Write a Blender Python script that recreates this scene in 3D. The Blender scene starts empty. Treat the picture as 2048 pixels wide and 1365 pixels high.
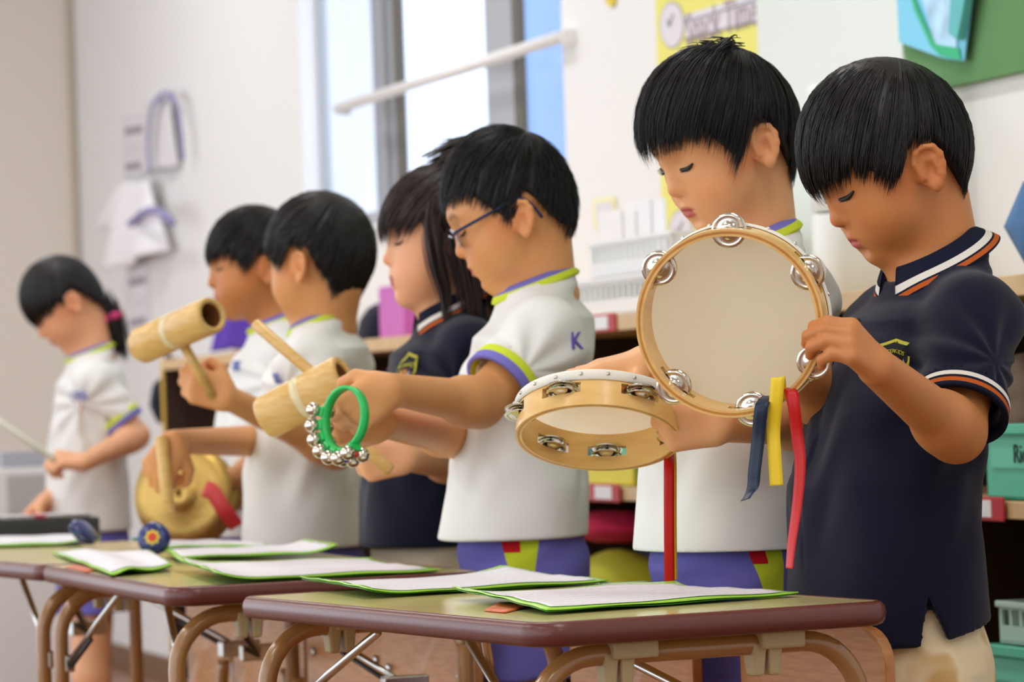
import bpy, bmesh, math, random, os
import numpy as np
from mathutils import Vector, Matrix
random.seed(7); np.random.seed(7)
sc = bpy.context.scene
COL = sc.collection
VOX = 1.0
def A(*v):
    return np.array(v[0] if len(v) == 1 else v, dtype=float)
def nrm(v):
    v = np.asarray(v, float); return v / max(np.linalg.norm(v), 1e-12)

# ------------------------------------------------------------ camera
FPX, CAMZ, HORIZON, ROLL = 8000.0, 0.80, 800.0, 0.035
PITCH = math.atan((HORIZON - 682.5) / FPX)
FWD = A(0, math.cos(PITCH), math.sin(PITCH)); UP0 = A(0, -math.sin(PITCH), math.cos(PITCH)); RT0 = A(1, 0, 0)
CR = math.cos(ROLL) * RT0 - math.sin(ROLL) * UP0
CU = math.sin(ROLL) * RT0 + math.cos(ROLL) * UP0
EYE = A(0, 0, CAMZ)
def ray(px, py):
    return FWD + CR * ((px - 1024) / FPX) + CU * ((682.5 - py) / FPX)
def P(px, py, d):
    """point of the photograph's pixel at a depth of d metres"""
    r = ray(px, py); return EYE + r * (d / r[1])
def Q(px, py, z):
    r = ray(px, py); return EYE + r * ((z - CAMZ) / r[2])
WD = nrm(A(-0.278, 0.96, 0)); WN = nrm(A(0.96, 0.278, 0))   # along the window wall / into it
def W(px, py, dist):
    """point of the pixel on the plane parallel to the window wall at distance dist along WN"""
    r = ray(px, py); t = dist / float(np.dot(r, WN)); return EYE + r * t
cam = bpy.data.cameras.new('camera'); camo = bpy.data.objects.new('camera', cam); COL.objects.link(camo)
cam.sensor_width = 36.0; cam.sensor_fit = 'HORIZONTAL'; cam.lens = 36.0 * FPX / 2048.0
cam.clip_start = 0.1; cam.clip_end = 200
camo.matrix_world = Matrix(((CR[0], CU[0], -FWD[0], 0), (CR[1], CU[1], -FWD[1], 0), (CR[2], CU[2], -FWD[2], CAMZ), (0, 0, 0, 1)))
cam.dof.use_dof = True; cam.dof.focus_distance = 3.80; cam.dof.aperture_fstop = 10.8
sc.camera = camo

# ------------------------------------------------------------ materials
def lin(c):
    return tuple((x / 12.92 if x <= 0.04045 else ((x + 0.055) / 1.055) ** 2.4) for x in [v / 255 for v in c]) + (1,)
MATS = {}
def mat(name, col, rough=0.5, metal=0.0, spec=0.5, bump=0.0, bscale=200.0, var=0.0, vscale=6.0, sheen=0.0, coat=0.0, trans=0.0, sss=0.0, alpha=1.0):
    """procedural principled material; var mottles the colour, bump roughens the surface"""
    if name in MATS: return MATS[name]
    m = bpy.data.materials.new(name); m.use_nodes = True; nt = m.node_tree; b = nt.nodes['Principled BSDF']
    c = lin(col); b.inputs['Base Color'].default_value = c; b.inputs['Roughness'].default_value = rough
    b.inputs['Metallic'].default_value = metal; b.inputs['Specular IOR Level'].default_value = spec
    b.inputs['Sheen Weight'].default_value = sheen; b.inputs['Coat Weight'].default_value = coat
    b.inputs['Transmission Weight'].default_value = trans; b.inputs['Alpha'].default_value = alpha
    if sss: b.inputs['Subsurface Weight'].default_value = sss; b.inputs['Subsurface Scale'].default_value = 0.006; b.inputs['Subsurface Radius'].default_value = (1.0, 0.35, 0.2)
    tc = nt.nodes.new('ShaderNodeTexCoord')
    if var:
        n = nt.nodes.new('ShaderNodeTexNoise'); n.inputs['Scale'].default_value = vscale; n.inputs['Detail'].default_value = 4
        nt.links.new(tc.outputs['Object'], n.inputs['Vector'])
        r = nt.nodes.new('ShaderNodeMapRange'); r.inputs['From Min'].default_value = .3; r.inputs['From Max'].default_value = .7
        r.inputs['To Min'].default_value = 1 - var; r.inputs['To Max'].default_value = 1 + var
        mx = nt.nodes.new('ShaderNodeMix'); mx.data_type = 'RGBA'; mx.blend_type = 'MULTIPLY'; mx.inputs['Factor'].default_value = 1
        mx.inputs['A'].default_value = c; nt.links.new(n.outputs['Fac'], r.inputs['Value']); nt.links.new(r.outputs['Result'], mx.inputs['B'])
        nt.links.new(mx.outputs['Result'], b.inputs['Base Color'])
    if bump:
        n2 = nt.nodes.new('ShaderNodeTexNoise'); n2.inputs['Scale'].default_value = bscale; n2.inputs['Detail'].default_value = 3
        nt.links.new(tc.outputs['Object'], n2.inputs['Vector'])
        bp = nt.nodes.new('ShaderNodeBump'); bp.inputs['Strength'].default_value = bump; bp.inputs['Distance'].default_value = 0.002
        nt.links.new(n2.outputs['Fac'], bp.inputs['Height']); nt.links.new(bp.outputs['Normal'], b.inputs['Normal'])
    MATS[name] = m; return m
def wood(name, c1, c2, scale=14.0, rough=0.4, axis=(1, 1, 12), coat=0.0):
    if name in MATS: return MATS[name]
    m = bpy.data.materials.new(name); m.use_nodes = True; nt = m.node_tree; b = nt.nodes['Principled BSDF']
    tc = nt.nodes.new('ShaderNodeTexCoord'); mp = nt.nodes.new('ShaderNodeMapping'); mp.inputs['Scale'].default_value = axis
    n = nt.nodes.new('ShaderNodeTexNoise'); n.inputs['Scale'].default_value = scale; n.inputs['Detail'].default_value = 6
    cr = nt.nodes.new('ShaderNodeValToRGB'); cr.color_ramp.elements[0].position = .32; cr.color_ramp.elements[1].position = .68
    cr.color_ramp.elements[0].color = lin(c1); cr.color_ramp.elements[1].color = lin(c2)
    nt.links.new(tc.outputs['Object'], mp.inputs['Vector']); nt.links.new(mp.outputs['Vector'], n.inputs['Vector'])
    nt.links.new(n.outputs['Fac'], cr.inputs['Fac']); nt.links.new(cr.outputs['Color'], b.inputs['Base Color'])
    b.inputs['Roughness'].default_value = rough; b.inputs['Coat Weight'].default_value = coat; b.inputs['Coat Roughness'].default_value = .15
    MATS[name] = m; return m
def skin_mat(name, col, lip=(178, 78, 74)):
    """skin whose pigment follows the 'pigment' attribute: r lips, g brow hair, b flush"""
    m = bpy.data.materials.new(name); m.use_nodes = True; nt = m.node_tree; b = nt.nodes['Principled BSDF']
    at = nt.nodes.new('ShaderNodeAttribute'); at.attribute_name = 'pigment'; sp = nt.nodes.new('ShaderNodeSeparateColor')
    nt.links.new(at.outputs['Color'], sp.inputs['Color'])
    tc = nt.nodes.new('ShaderNodeTexCoord'); n = nt.nodes.new('ShaderNodeTexNoise'); n.inputs['Scale'].default_value = 35; n.inputs['Detail'].default_value = 4
    nt.links.new(tc.outputs['Object'], n.inputs['Vector'])
    base = nt.nodes.new('ShaderNodeMix'); base.data_type = 'RGBA'; base.inputs['A'].default_value = lin(col)
    base.inputs['B'].default_value = lin([min(255, col[0] * 1.0 + 4), col[1] * .93, col[2] * .90]); nt.links.new(n.outputs['Fac'], base.inputs['Factor'])
    prev = base.outputs['Result']
    for ch, c, f in (('Blue', (min(255, col[0] + 8), col[1] * .80, col[2] * .78), .6), ('Red', lip, .9), ('Green', (70, 48, 36), .75)):
        mm = nt.nodes.new('ShaderNodeMath'); mm.operation = 'MULTIPLY'; mm.inputs[1].default_value = f
        nt.links.new(sp.outputs[ch], mm.inputs[0])
        mx = nt.nodes.new('ShaderNodeMix'); mx.data_type = 'RGBA'; mx.inputs['B'].default_value = lin(c)
        nt.links.new(prev, mx.inputs['A']); nt.links.new(mm.outputs[0], mx.inputs['Factor']); prev = mx.outputs['Result']
    nt.links.new(prev, b.inputs['Base Color']); b.inputs['Roughness'].default_value = .5; b.inputs['Specular IOR Level'].default_value = .4
    b.inputs['Subsurface Weight'].default_value = .12; b.inputs['Subsurface Scale'].default_value = .008; b.inputs['Subsurface Radius'].default_value = (1., .35, .2)
    n2 = nt.nodes.new('ShaderNodeTexNoise'); n2.inputs['Scale'].default_value = 700; nt.links.new(tc.outputs['Object'], n2.inputs['Vector'])
    bp = nt.nodes.new('ShaderNodeBump'); bp.inputs['Strength'].default_value = .08; bp.inputs['Distance'].default_value = .001
    nt.links.new(n2.outputs['Fac'], bp.inputs['Height']); nt.links.new(bp.outputs['Normal'], b.inputs['Normal'])
    return m

# ------------------------------------------------------------ mesh building
def tag(o, label=None, cat=None, group=None, kind=None):
    if label: o['label'] = label
    if cat: o['category'] = cat
    if group: o['group'] = group
    if kind: o['kind'] = kind
    return o
def root(name, loc, label=None, cat=None, group=None, kind=None):
    o = bpy.data.objects.new(name, None); o.empty_display_size = .05; COL.objects.link(o); o.location = Vector(loc)
    ABS[o.name] = Matrix.Translation(o.location); return tag(o, label, cat, group, kind)
ABS = {}
def adopt(o, parent):
    """parent o (built in world coordinates) under a thing"""
    if parent is not None:
        o.parent = parent; o.matrix_parent_inverse = ABS[parent.name].inverted(); ABS[o.name] = Matrix.Identity(4)
    else: ABS[o.name] = Matrix.Translation(o.location)
    return o
def mesh_obj(name, verts, faces, mats, parent=None, midx=None, smooth=True, loc=None):
    me = bpy.data.meshes.new(name)
    v = np.asarray(verts, float)
    if loc is not None: v = v - A(loc)
    me.from_pydata([tuple(x) for x in v], [], [tuple(int(i) for i in f) for f in faces])
    for m in (mats if isinstance(mats, (list, tuple)) else [mats]): me.materials.append(m)
    if midx is not None: me.polygons.foreach_set('material_index', np.asarray(midx, dtype=np.int32))
    me.polygons.foreach_set('use_smooth', np.full(len(me.polygons), bool(smooth)))
    me.update()
    o = bpy.data.objects.new(name, me); COL.objects.link(o)
    if loc is not None: o.location = Vector(loc)
    adopt(o, parent); return o
def np_mesh(name, V, F, mats, parent=None, loc=None, midx=None):
    """fast mesh from numpy arrays of vertices and quads"""
    me = bpy.data.meshes.new(name); V = np.asarray(V, np.float32)
    if loc is not None: V = V - np.asarray(loc, np.float32)
    k = F.shape[1]
    me.vertices.add(len(V)); me.vertices.foreach_set('co', V.ravel().astype(np.float32))
    me.loops.add(F.size); me.loops.foreach_set('vertex_index', F.ravel().astype(np.int32))
    me.polygons.add(len(F)); me.polygons.foreach_set('loop_start', np.arange(0, F.size, k, dtype=np.int32))
    me.polygons.foreach_set('use_smooth', np.ones(len(F), dtype=bool))
    for m in (mats if isinstance(mats, (list, tuple)) else [mats]): me.materials.append(m)
    if midx is not None: me.polygons.foreach_set('material_index', np.asarray(midx, dtype=np.int32))
    me.update(calc_edges=True); me.validate()
    o = bpy.data.objects.new(name, me); COL.objects.link(o)
    if loc is not None: o.location = Vector(loc)
    adopt(o, parent); return o
def basis(d):
    d = nrm(d); a = A(0, 0, 1) if abs(d[2]) < .9 else A(1, 0, 0)
    u = nrm(np.cross(a, d)); return d, u, np.cross(d, u)
class MB:
    def __init__(s): s.v = []; s.f = []; s.m = []
    def add(s, v, f, m=0):
        b = len(s.v); s.v.extend([A(x) for x in v]); s.f.extend([[i + b for i in q] for q in f]); s.m.extend([m] * len(f)); return s
    def box(s, c, size, ax=None, m=0, taper=1.0):
        """box centred at c; ax = three axis vectors; taper scales the top"""
        X, Y, Z = ax if ax is not None else (A(1, 0, 0), A(0, 1, 0), A(0, 0, 1))
        c = A(c); h = A(size) / 2; v = []
        for k in (-1, 1):
            t = taper if k > 0 else 1
            for i, j in ((-1, -1), (1, -1), (1, 1), (-1, 1)): v.append(c + X * i * h[0] * t + Y * j * h[1] * t + Z * k * h[2])
        return s.add(v, [[3, 2, 1, 0], [4, 5, 6, 7], [0, 1, 5, 4], [1, 2, 6, 5], [2, 3, 7, 6], [3, 0, 4, 7]], m)
    def tube(s, path, r, n=10, m=0, closed=False, caps=True, flat=1.0):
        path = [A(p) for p in path]; N = len(path); rs = r if isinstance(r, (list, tuple, np.ndarray)) else [r] * N
        b = len(s.v); u = None
        for i, p in enumerate(path):
            if closed: d = path[(i + 1) % N] - path[i - 1]
            else: d = path[min(i + 1, N - 1)] - path[max(i - 1, 0)]
            d = nrm(d)
            if u is None: _, u, w = basis(d)
            else: u = nrm(u - d * np.dot(u, d)); w = np.cross(d, u)
            for k in range(n):
                a = 2 * math.pi * k / n; s.v.append(p + (u * math.cos(a) + w * math.sin(a) * flat) * rs[i])
        for i in range(N if closed else N - 1):
            j = (i + 1) % N
            for k in range(n):
                s.f.append([b + i * n + k, b + i * n + (k + 1) % n, b + j * n + (k + 1) % n, b + j * n + k]); s.m.append(m)
        if caps and not closed:
            s.f.append([b + k for k in range(n)][::-1]); s.m.append(m)
            s.f.append([b + (N - 1) * n + k for k in range(n)]); s.m.append(m)
        return s
    def lathe(s, o, axis, prof, n=32, m=0, mrow=None, closed=False):
        """revolve profile [(radius, height)] about axis at o"""
        d, u, w = basis(axis); o = A(o); b = len(s.v); N = len(prof)
        for r, h in prof:
            for k in range(n):
                a = 2 * math.pi * k / n; s.v.append(o + d * h + (u * math.cos(a) + w * math.sin(a)) * max(r, 1e-5))
        for i in range(N if closed else N - 1):
            j = (i + 1) % N
            for k in range(n):
                s.f.append([b + i * n + k, b + i * n + (k + 1) % n, b + j * n + (k + 1) % n, b + j * n + k])
                s.m.append(mrow[i] if mrow else m)
        return s
    def ball(s, c, r, n=12, m=0, ax=None):
        X, Y, Z = ax if ax is not None else (A(1, 0, 0), A(0, 1, 0), A(0, 0, 1)); c = A(c)
        r = A(r, r, r) if np.isscalar(r) else A(r); b = len(s.v); h = n // 2
        for i in range(h + 1):
            t = math.pi * i / h
            for k in range(n):
                a = 2 * math.pi * k / n
                s.v.append(c + X * r[0] * math.sin(t) * math.cos(a) + Y * r[1] * math.sin(t) * math.sin(a) + Z * r[2] * math.cos(t))
        for i in range(h):
            for k in range(n):
                s.f.append([b + i * n + k, b + (i + 1) * n + k, b + (i + 1) * n + (k + 1) % n, b + i * n + (k + 1) % n]); s.m.append(m)
        return s
    def grid(s, fn, nu, nv, m=0, thick=0.0, mfn=None):
        """surface fn(u,v) on the unit square; thick > 0 gives it a back"""
        b = len(s.v); pts = [[A(fn(i / nu, j / nv)) for j in range(nv + 1)] for i in range(nu + 1)]
        for i in range(nu + 1):
            for j in range(nv + 1): s.v.append(pts[i][j])
        id_ = lambda i, j: b + i * (nv + 1) + j
        for i in range(nu):
            for j in range(nv):
                s.f.append([id_(i, j), id_(i + 1, j), id_(i + 1, j + 1), id_(i, j + 1)]); s.m.append(mfn((i + .5) / nu, (j + .5) / nv) if mfn else m)
        if thick:
            b2 = len(s.v)
            for i in range(nu + 1):
                for j in range(nv + 1):
                    du = pts[min(i + 1, nu)][j] - pts[max(i - 1, 0)][j]; dv = pts[i][min(j + 1, nv)] - pts[i][max(j - 1, 0)]
                    s.v.append(pts[i][j] - nrm(np.cross(du, dv)) * thick)
            id2 = lambda i, j: b2 + i * (nv + 1) + j
            for i in range(nu):
                for j in range(nv):
                    s.f.append([id2(i, j + 1), id2(i + 1, j + 1), id2(i + 1, j), id2(i, j)]); s.m.append(mfn((i + .5) / nu, (j + .5) / nv) if mfn else m)
            for i in range(nu):
                for j in (0, nv):
                    q = [id_(i, j), id2(i, j), id2(i + 1, j), id_(i + 1, j)]; s.f.append(q if j == 0 else q[::-1]); s.m.append(mfn((i + .5) / nu, j / nv) if mfn else m)
            for j in range(nv):
                for i in (0, nu):
                    q = [id_(i, j), id_(i, j + 1), id2(i, j + 1), id2(i, j)]; s.f.append(q if i == 0 else q[::-1]); s.m.append(mfn(i / nu, (j + .5) / nv) if mfn else m)
        return s
    def loft(s, rings, m=0, caps=True, mrow=None, closed=True):
        """skin over rings of equal point counts"""
        b = len(s.v); n = len(rings[0])
        for r in rings: s.v.extend([A(p) for p in r])
        for i in range(len(rings) - 1):
            for k in range(n if closed else n - 1):
                s.f.append([b + i * n + k, b + i * n + (k + 1) % n, b + (i + 1) * n + (k + 1) % n, b + (i + 1) * n + k]); s.m.append(mrow[i] if mrow else m)
        if caps:
            s.f.append([b + k for k in range(n)][::-1]); s.m.append(mrow[0] if mrow else m)
            s.f.append([b + (len(rings) - 1) * n + k for k in range(n)]); s.m.append(mrow[-1] if mrow else m)
        return s
    def build(s, name, mats, parent=None, smooth=True, loc=None, bevel=0.0, flat_angle=None, thing=None):
        o = mesh_obj(name, s.v, s.f, mats, parent, s.m, smooth, loc)
        if bevel:
            md = o.modifiers.new('bevel', 'BEVEL'); md.width = bevel; md.segments = 2; md.limit_method = 'ANGLE'; md.angle_limit = math.radians(40)
        if smooth and flat_angle:
            try: o.data.set_sharp_from_angle(angle=math.radians(flat_angle))
            except Exception: pass
        return o
def smooth_path(pts, n=8):
    """Catmull-Rom through points"""
    p = [A(x) for x in pts]; p = [2 * p[0] - p[1]] + p + [2 * p[-1] - p[-2]]; out = []
    for i in range(1, len(p) - 2):
        for k in range(n):
            t = k / n
            out.append(.5 * ((2 * p[i]) + (-p[i - 1] + p[i + 1]) * t + (2 * p[i - 1] - 5 * p[i] + 4 * p[i + 1] - p[i + 2]) * t * t + (-p[i - 1] + 3 * p[i] - 3 * p[i + 1] + p[i + 2]) * t ** 3))
    out.append(p[-2]); return out
def rounded(corners, r, off=0.0, seg=6):
    """rounded outline of a counter-clockwise xy polygon, pushed out by off"""
    out = []; n = len(corners)
    for i in range(n):
        p0, p, p1 = A(corners[i - 1])[:2], A(corners[i])[:2], A(corners[(i + 1) % n])[:2]
        a, b = nrm(p0 - p), nrm(p1 - p); ang = math.acos(max(-1, min(1, float(np.dot(a, b)))))
        t = r / math.tan(ang / 2); c = p + nrm(a + b) * (r / math.sin(ang / 2)); s0 = p + a * t; s1 = p + b * t
        a0 = math.atan2(*(s0 - c)[::-1]); a1 = math.atan2(*(s1 - c)[::-1])
        while a1 < a0: a1 += 2 * math.pi
        for k in range(seg + 1):
            t_ = a0 + (a1 - a0) * k / seg; out.append(c + A(math.cos(t_), math.sin(t_)) * (r + off))
    return out
def copy_tree(o, parent=None):
    c = o.copy(); COL.objects.link(c)
    if parent is not None: c.parent = parent
    for ch in list(o.children): copy_tree(ch, c)
    return c
def text_mesh(name, body, size, origin, ex, ey, m, parent=None, depth=0.0006, align='CENTER'):
    """lettering in the plane ex/ey, turned into a mesh"""
    cu = bpy.data.curves.new(name, 'FONT'); cu.body = body; cu.size = size; cu.extrude = depth; cu.align_x = align; cu.align_y = 'CENTER'; cu.resolution_u = 2
    o = bpy.data.objects.new(name, cu); COL.objects.link(o)
    dg = bpy.context.evaluated_depsgraph_get(); me = bpy.data.meshes.new_from_object(o.evaluated_get(dg))
    bpy.data.objects.remove(o); bpy.data.curves.remove(cu)
    ex, ey = nrm(ex), nrm(ey); ez = np.cross(ex, ey); origin = A(origin)
    co = np.empty(len(me.vertices) * 3); me.vertices.foreach_get('co', co); co = co.reshape(-1, 3)
    w = origin + co[:, :1] * ex + co[:, 1:2] * ey + co[:, 2:3] * ez
    me.vertices.foreach_set('co', w.ravel()); me.materials.clear(); me.materials.append(m); me.update()
    o2 = bpy.data.objects.new(name, me); COL.objects.link(o2); adopt(o2, parent); return o2

# ------------------------------------------------------------ smooth solids from distance fields
class SDF:
    def __init__(s): s.ops = []
    def cone(s, a, b, ra, rb=None, k=.01, mode='+'):
        s.ops.append(('cone', A(a), A(b), ra, ra if rb is None else rb, k, mode)); return s
    def fcone(s, a, b, ra, rb, k=.01, mode='+'):
        """cone cut square at b"""
        s.ops.append(('fcone', A(a), A(b), ra, rb, k, mode)); return s
    def cyl(s, a, b, r, k=.0, mode='-'):
        s.ops.append(('cyl', A(a), A(b), r, r, k, mode)); return s
    def chain(s, pts, rs, k=.01, kk=None, mode='+'):
        for i in range(len(pts) - 1): s.cone(pts[i], pts[i + 1], rs[i], rs[i + 1], k if i == 0 or kk is None else kk, mode)
        return s
    def ell(s, c, r, R=None, k=.01, mode='+'):
        s.ops.append(('ell', A(c), A(r), np.eye(3) if R is None else np.asarray(R, float), k, mode)); return s
    def prof(s, o, R, rows, k=.02, mode='+', pw=2.2):
        """stacked ellipses: rows (z, rx, ry, xoff) in the frame R at o, top to bottom"""
        s.ops.append(('prof', A(o), np.asarray(R, float), sorted(rows), k, mode, pw)); return s
    def cut(s, o, n, k=.0):
        """keep the side n points away from"""
        s.ops.append(('cut', A(o), nrm(n), k)); return s
    def wrinkle(s, fn): s.ops.append(('fn', fn)); return s
    def _d(s, op, X, Y, Z):
        if op[0] in ('cone', 'fcone', 'cyl'):
            _, a, b, ra, rb, k, mode = op; ba = b - a; l2 = max(float(ba @ ba), 1e-12)
            x, y, z = X - a[0], Y - a[1], Z - a[2]
            tt = (x * ba[0] + y * ba[1] + z * ba[2]) / l2; t = np.clip(tt, 0, 1)
            if op[0] == 'cyl': return np.maximum(np.sqrt((x - tt * ba[0]) ** 2 + (y - tt * ba[1]) ** 2 + (z - tt * ba[2]) ** 2) - ra, np.abs(tt - .5) * math.sqrt(l2) - .5 * math.sqrt(l2))
            if op[0] == 'fcone': return np.maximum(np.sqrt((x - t * ba[0]) ** 2 + (y - t * ba[1]) ** 2 + (z - t * ba[2]) ** 2) - (ra + (rb - ra) * t), (tt - 1) * math.sqrt(l2))
            return np.sqrt((x - t * ba[0]) ** 2 + (y - t * ba[1]) ** 2 + (z - t * ba[2]) ** 2) - (ra + (rb - ra) * t)
        if op[0] == 'ell':
            _, c, r, R, k, mode = op; x, y, z = X - c[0], Y - c[1], Z - c[2]
            l = [R[i][0] * x + R[i][1] * y + R[i][2] * z for i in range(3)]
            k0 = np.sqrt(sum((l[i] / r[i]) ** 2 for i in range(3))); k1 = np.sqrt(sum((l[i] / r[i] ** 2) ** 2 for i in range(3)))
            return k0 * (k0 - 1) / np.maximum(k1, 1e-9)
        if op[0] == 'prof':
            _, o, R, rows, k, mode, pw = op; x, y, z = X - o[0], Y - o[1], Z - o[2]
            lx, ly, lz = [R[i][0] * x + R[i][1] * y + R[i][2] * z for i in range(3)]
            zs = [q[0] for q in rows]
            rx = np.interp(lz, zs, [q[1] for q in rows]); ry = np.interp(lz, zs, [q[2] for q in rows]); xo = np.interp(lz, zs, [q[3] for q in rows])
            q = (np.abs((lx - xo) / rx) ** pw + np.abs(ly / ry) ** pw) ** (1 / pw)
            d = (q - 1) * np.minimum(rx, ry)
            return np.maximum(d, np.maximum(lz - zs[-1], zs[0] - lz))
    def _box(s, op):
        if op[0] in ('cone', 'fcone', 'cyl'): _, a, b, ra, rb, k, m = op; r = max(ra, rb); return np.minimum(a, b) - r, np.maximum(a, b) + r
        if op[0] == 'ell': r = max(op[2]); return op[1] - r, op[1] + r
        if op[0] == 'prof':
            _, o, R, rows, k, m, pw = op; pts = []
            for z, rx, ry, xo in rows:
                for i in (-1, 1):
                    for j in (-1, 1): pts.append(o + R.T @ A(xo + i * rx, j * ry, z))
            pts = np.array(pts); return pts.min(0), pts.max(0)
    @staticmethod
    def _mix(D, d, k, mode):
        if mode == '+':
            if k <= 0: return np.minimum(D, d)
            h = np.clip(.5 + .5 * (D - d) / k, 0, 1); return D + (d - D) * h - k * h * (1 - h)
        d = -d
        if k <= 0: return np.maximum(D, d)
        h = np.clip(.5 - .5 * (D - d) / k, 0, 1); return D + (d - D) * h + k * h * (1 - h)
    def at(s, pts):
        pts = np.atleast_2d(pts); X, Y, Z = pts.T; D = np.full(len(pts), 1.0)
        for op in s.ops:
            if op[0] == 'cut': D = np.maximum(D, (X - op[1][0]) * op[2][0] + (Y - op[1][1]) * op[2][1] + (Z - op[1][2]) * op[2][2])
            elif op[0] == 'fn': D = D + op[1](X, Y, Z)
            else: D = s._mix(D, s._d(op, X, Y, Z), op[-2] if op[0] != 'prof' else op[4], op[-1] if op[0] != 'prof' else op[5])
        return D
    def march(s, p, d, far=.15, n=160):
        """first surface point from p along d"""
        p, d = A(p), nrm(d); t = np.linspace(0, far, n); v = s.at(p + t[:, None] * d); i = np.nonzero(v < 0)[0]
        if len(i) == 0: return None
        i = i[0]; return p + d * (t[i] if i == 0 else t[i - 1] + (t[i] - t[i - 1]) * v[i - 1] / (v[i - 1] - v[i]))
    def mesh(s, h):
        h = h * VOX
        bx = [s._box(o) for o in s.ops if o[0] not in ('cut', 'fn') and '+' in (o[-1], o[-2])]
        lo = np.min([b[0] for b in bx], 0) - 4 * h; hi = np.max([b[1] for b in bx], 0) + 4 * h
        n = np.ceil((hi - lo) / h).astype(int) + 1
        ax = [(lo[i] + h * np.arange(n[i])).astype(np.float32) for i in range(3)]
        D = np.full(n, 1.0, np.float32)
        for op in s.ops:
            if op[0] == 'cut':
                d = ((ax[0] - op[1][0]) * op[2][0])[:, None, None] + ((ax[1] - op[1][1]) * op[2][1])[None, :, None] + ((ax[2] - op[1][2]) * op[2][2])[None, None, :]
                np.maximum(D, d.astype(np.float32), out=D); continue
            if op[0] == 'fn':
                idx = np.nonzero(np.abs(D) < .03); D[idx] += op[1](ax[0][idx[0]], ax[1][idx[1]], ax[2][idx[2]]).astype(np.float32); continue
            k = op[4] if op[0] == 'prof' else op[-2]; mode = op[5] if op[0] == 'prof' else op[-1]
            b = s._box(op); pad = max(k, 0) * 1.2 + 4 * h
            i0 = np.clip(((b[0] - pad - lo) / h).astype(int), 0, n - 1); i1 = np.clip(((b[1] + pad - lo) / h).astype(int) + 2, 1, n)
            if np.any(i1 <= i0): continue
            sl = tuple(slice(i0[i], i1[i]) for i in range(3))
            d = s._d(op, ax[0][sl[0]][:, None, None], ax[1][sl[1]][None, :, None], ax[2][sl[2]][None, None, :])
            D[sl] = s._mix(D[sl], d.astype(np.float32), k, mode)
        S = D < 0
        c = np.zeros(n - 1, np.int8)
        for i in (0, 1):
            for j in (0, 1):
                for k in (0, 1): c += S[i:n[0] - 1 + i, j:n[1] - 1 + j, k:n[2] - 1 + k]
        act = np.nonzero((c > 0) & (c < 8)); N = len(act[0])
        flat = np.ravel_multi_index(act, c.shape)
        corner = [(i, j, k) for i in (0, 1) for j in (0, 1) for k in (0, 1)]
        val = np.stack([D[act[0] + i, act[1] + j, act[2] + k] for i, j, k in corner], 1)
        acc = np.zeros((N, 3)); cnt = np.zeros(N)
        for a in range(8):
            for b_ in range(a + 1, 8):
                if sum(abs(corner[a][i] - corner[b_][i]) for i in range(3)) != 1: continue
                va, vb = val[:, a], val[:, b_]; m = (va < 0) != (vb < 0)
                t = np.where(m, va / np.where(m, va - vb, 1), 0)
                pt = A(corner[a]) + t[:, None] * (A(corner[b_]) - A(corner[a]))
                acc += np.where(m[:, None], pt, 0); cnt += m
        V = lo + h * (np.stack(act, 1) + acc / cnt[:, None])
        quads = []
        for a in range(3):
            b_, c_ = (a + 1) % 3, (a + 2) % 3
            sa = [slice(None)] * 3; sb = [slice(None)] * 3; sa[a] = slice(0, -1); sb[a] = slice(1, None)
            e = np.nonzero(S[tuple(sa)] != S[tuple(sb)]); e = np.stack(e, 1)
            e = e[(e[:, b_] > 0) & (e[:, c_] > 0) & (e[:, b_] < n[b_] - 1) & (e[:, c_] < n[c_] - 1)]
            inside = S[tuple(e.T)]; q = []
            for ob, oc in ((-1, -1), (0, -1), (0, 0), (-1, 0)):
                f = e.copy(); f[:, b_] += ob; f[:, c_] += oc; q.append(np.searchsorted(flat, np.ravel_multi_index(tuple(f.T), c.shape)))
            q = np.stack(q, 1); q[~inside] = q[~inside][:, ::-1]; quads.append(q)
        return V, np.concatenate(quads)
ONLY = ''
# ------------------------------------------------------------ children
def heading(a, pitch=0, roll=0):
    """rows f, l, u of a frame that faces a degrees off the picture's side towards the lens, nods by pitch and tilts by roll"""
    a, p, r = (math.radians(q) for q in (a, pitch, roll))
    f0 = A(-math.cos(a), -math.sin(a), 0); l = A(math.sin(a), -math.cos(a), 0); z = A(0, 0, 1)
    f = f0 * math.cos(p) - z * math.sin(p); u = f0 * math.sin(p) + z * math.cos(p)
    l, u = l * math.cos(r) + u * math.sin(r), u * math.cos(r) - l * math.sin(r)
    return np.stack([f, l, u])
HAIR = mat('black hair', (17, 14, 14), rough=.46, spec=.4)
HAIRB = mat('dark brown hair', (44, 30, 26), rough=.45, spec=.4)
LASH = mat('dark lashes', (20, 14, 13), rough=.5)
NAVY = mat('navy pique cotton', (17, 20, 40), rough=.9, spec=.15, bump=.12, bscale=1500, sheen=.15)
NAVYRIB = mat('navy rib knit', (22, 27, 46), rough=.9, spec=.15, bump=.3, bscale=600)
WHITETEE = mat('white cotton jersey', (233, 233, 229), rough=.92, spec=.1, bump=.25, bscale=700, sheen=.1)
LAV = mat('lavender rib', (122, 118, 196), rough=.9, spec=.1)
LIME = mat('lime rib', (206, 222, 62), rough=.9, spec=.1)
STRW = mat('white stripe', (226, 222, 212), rough=.9, spec=.1)
STRO = mat('orange stripe', (186, 92, 38), rough=.9, spec=.1)
PURP = mat('blue violet shorts', (106, 102, 178), rough=.85, spec=.15, bump=.2, bscale=500)
LIMEC = mat('lime cloth', (190, 205, 48), rough=.85, spec=.15)
REDC = mat('red cloth', (196, 30, 40), rough=.85, spec=.15)
BEIGE = mat('beige cotton', (196, 184, 158), rough=.9, spec=.1, bump=.2, bscale=500)
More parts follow.
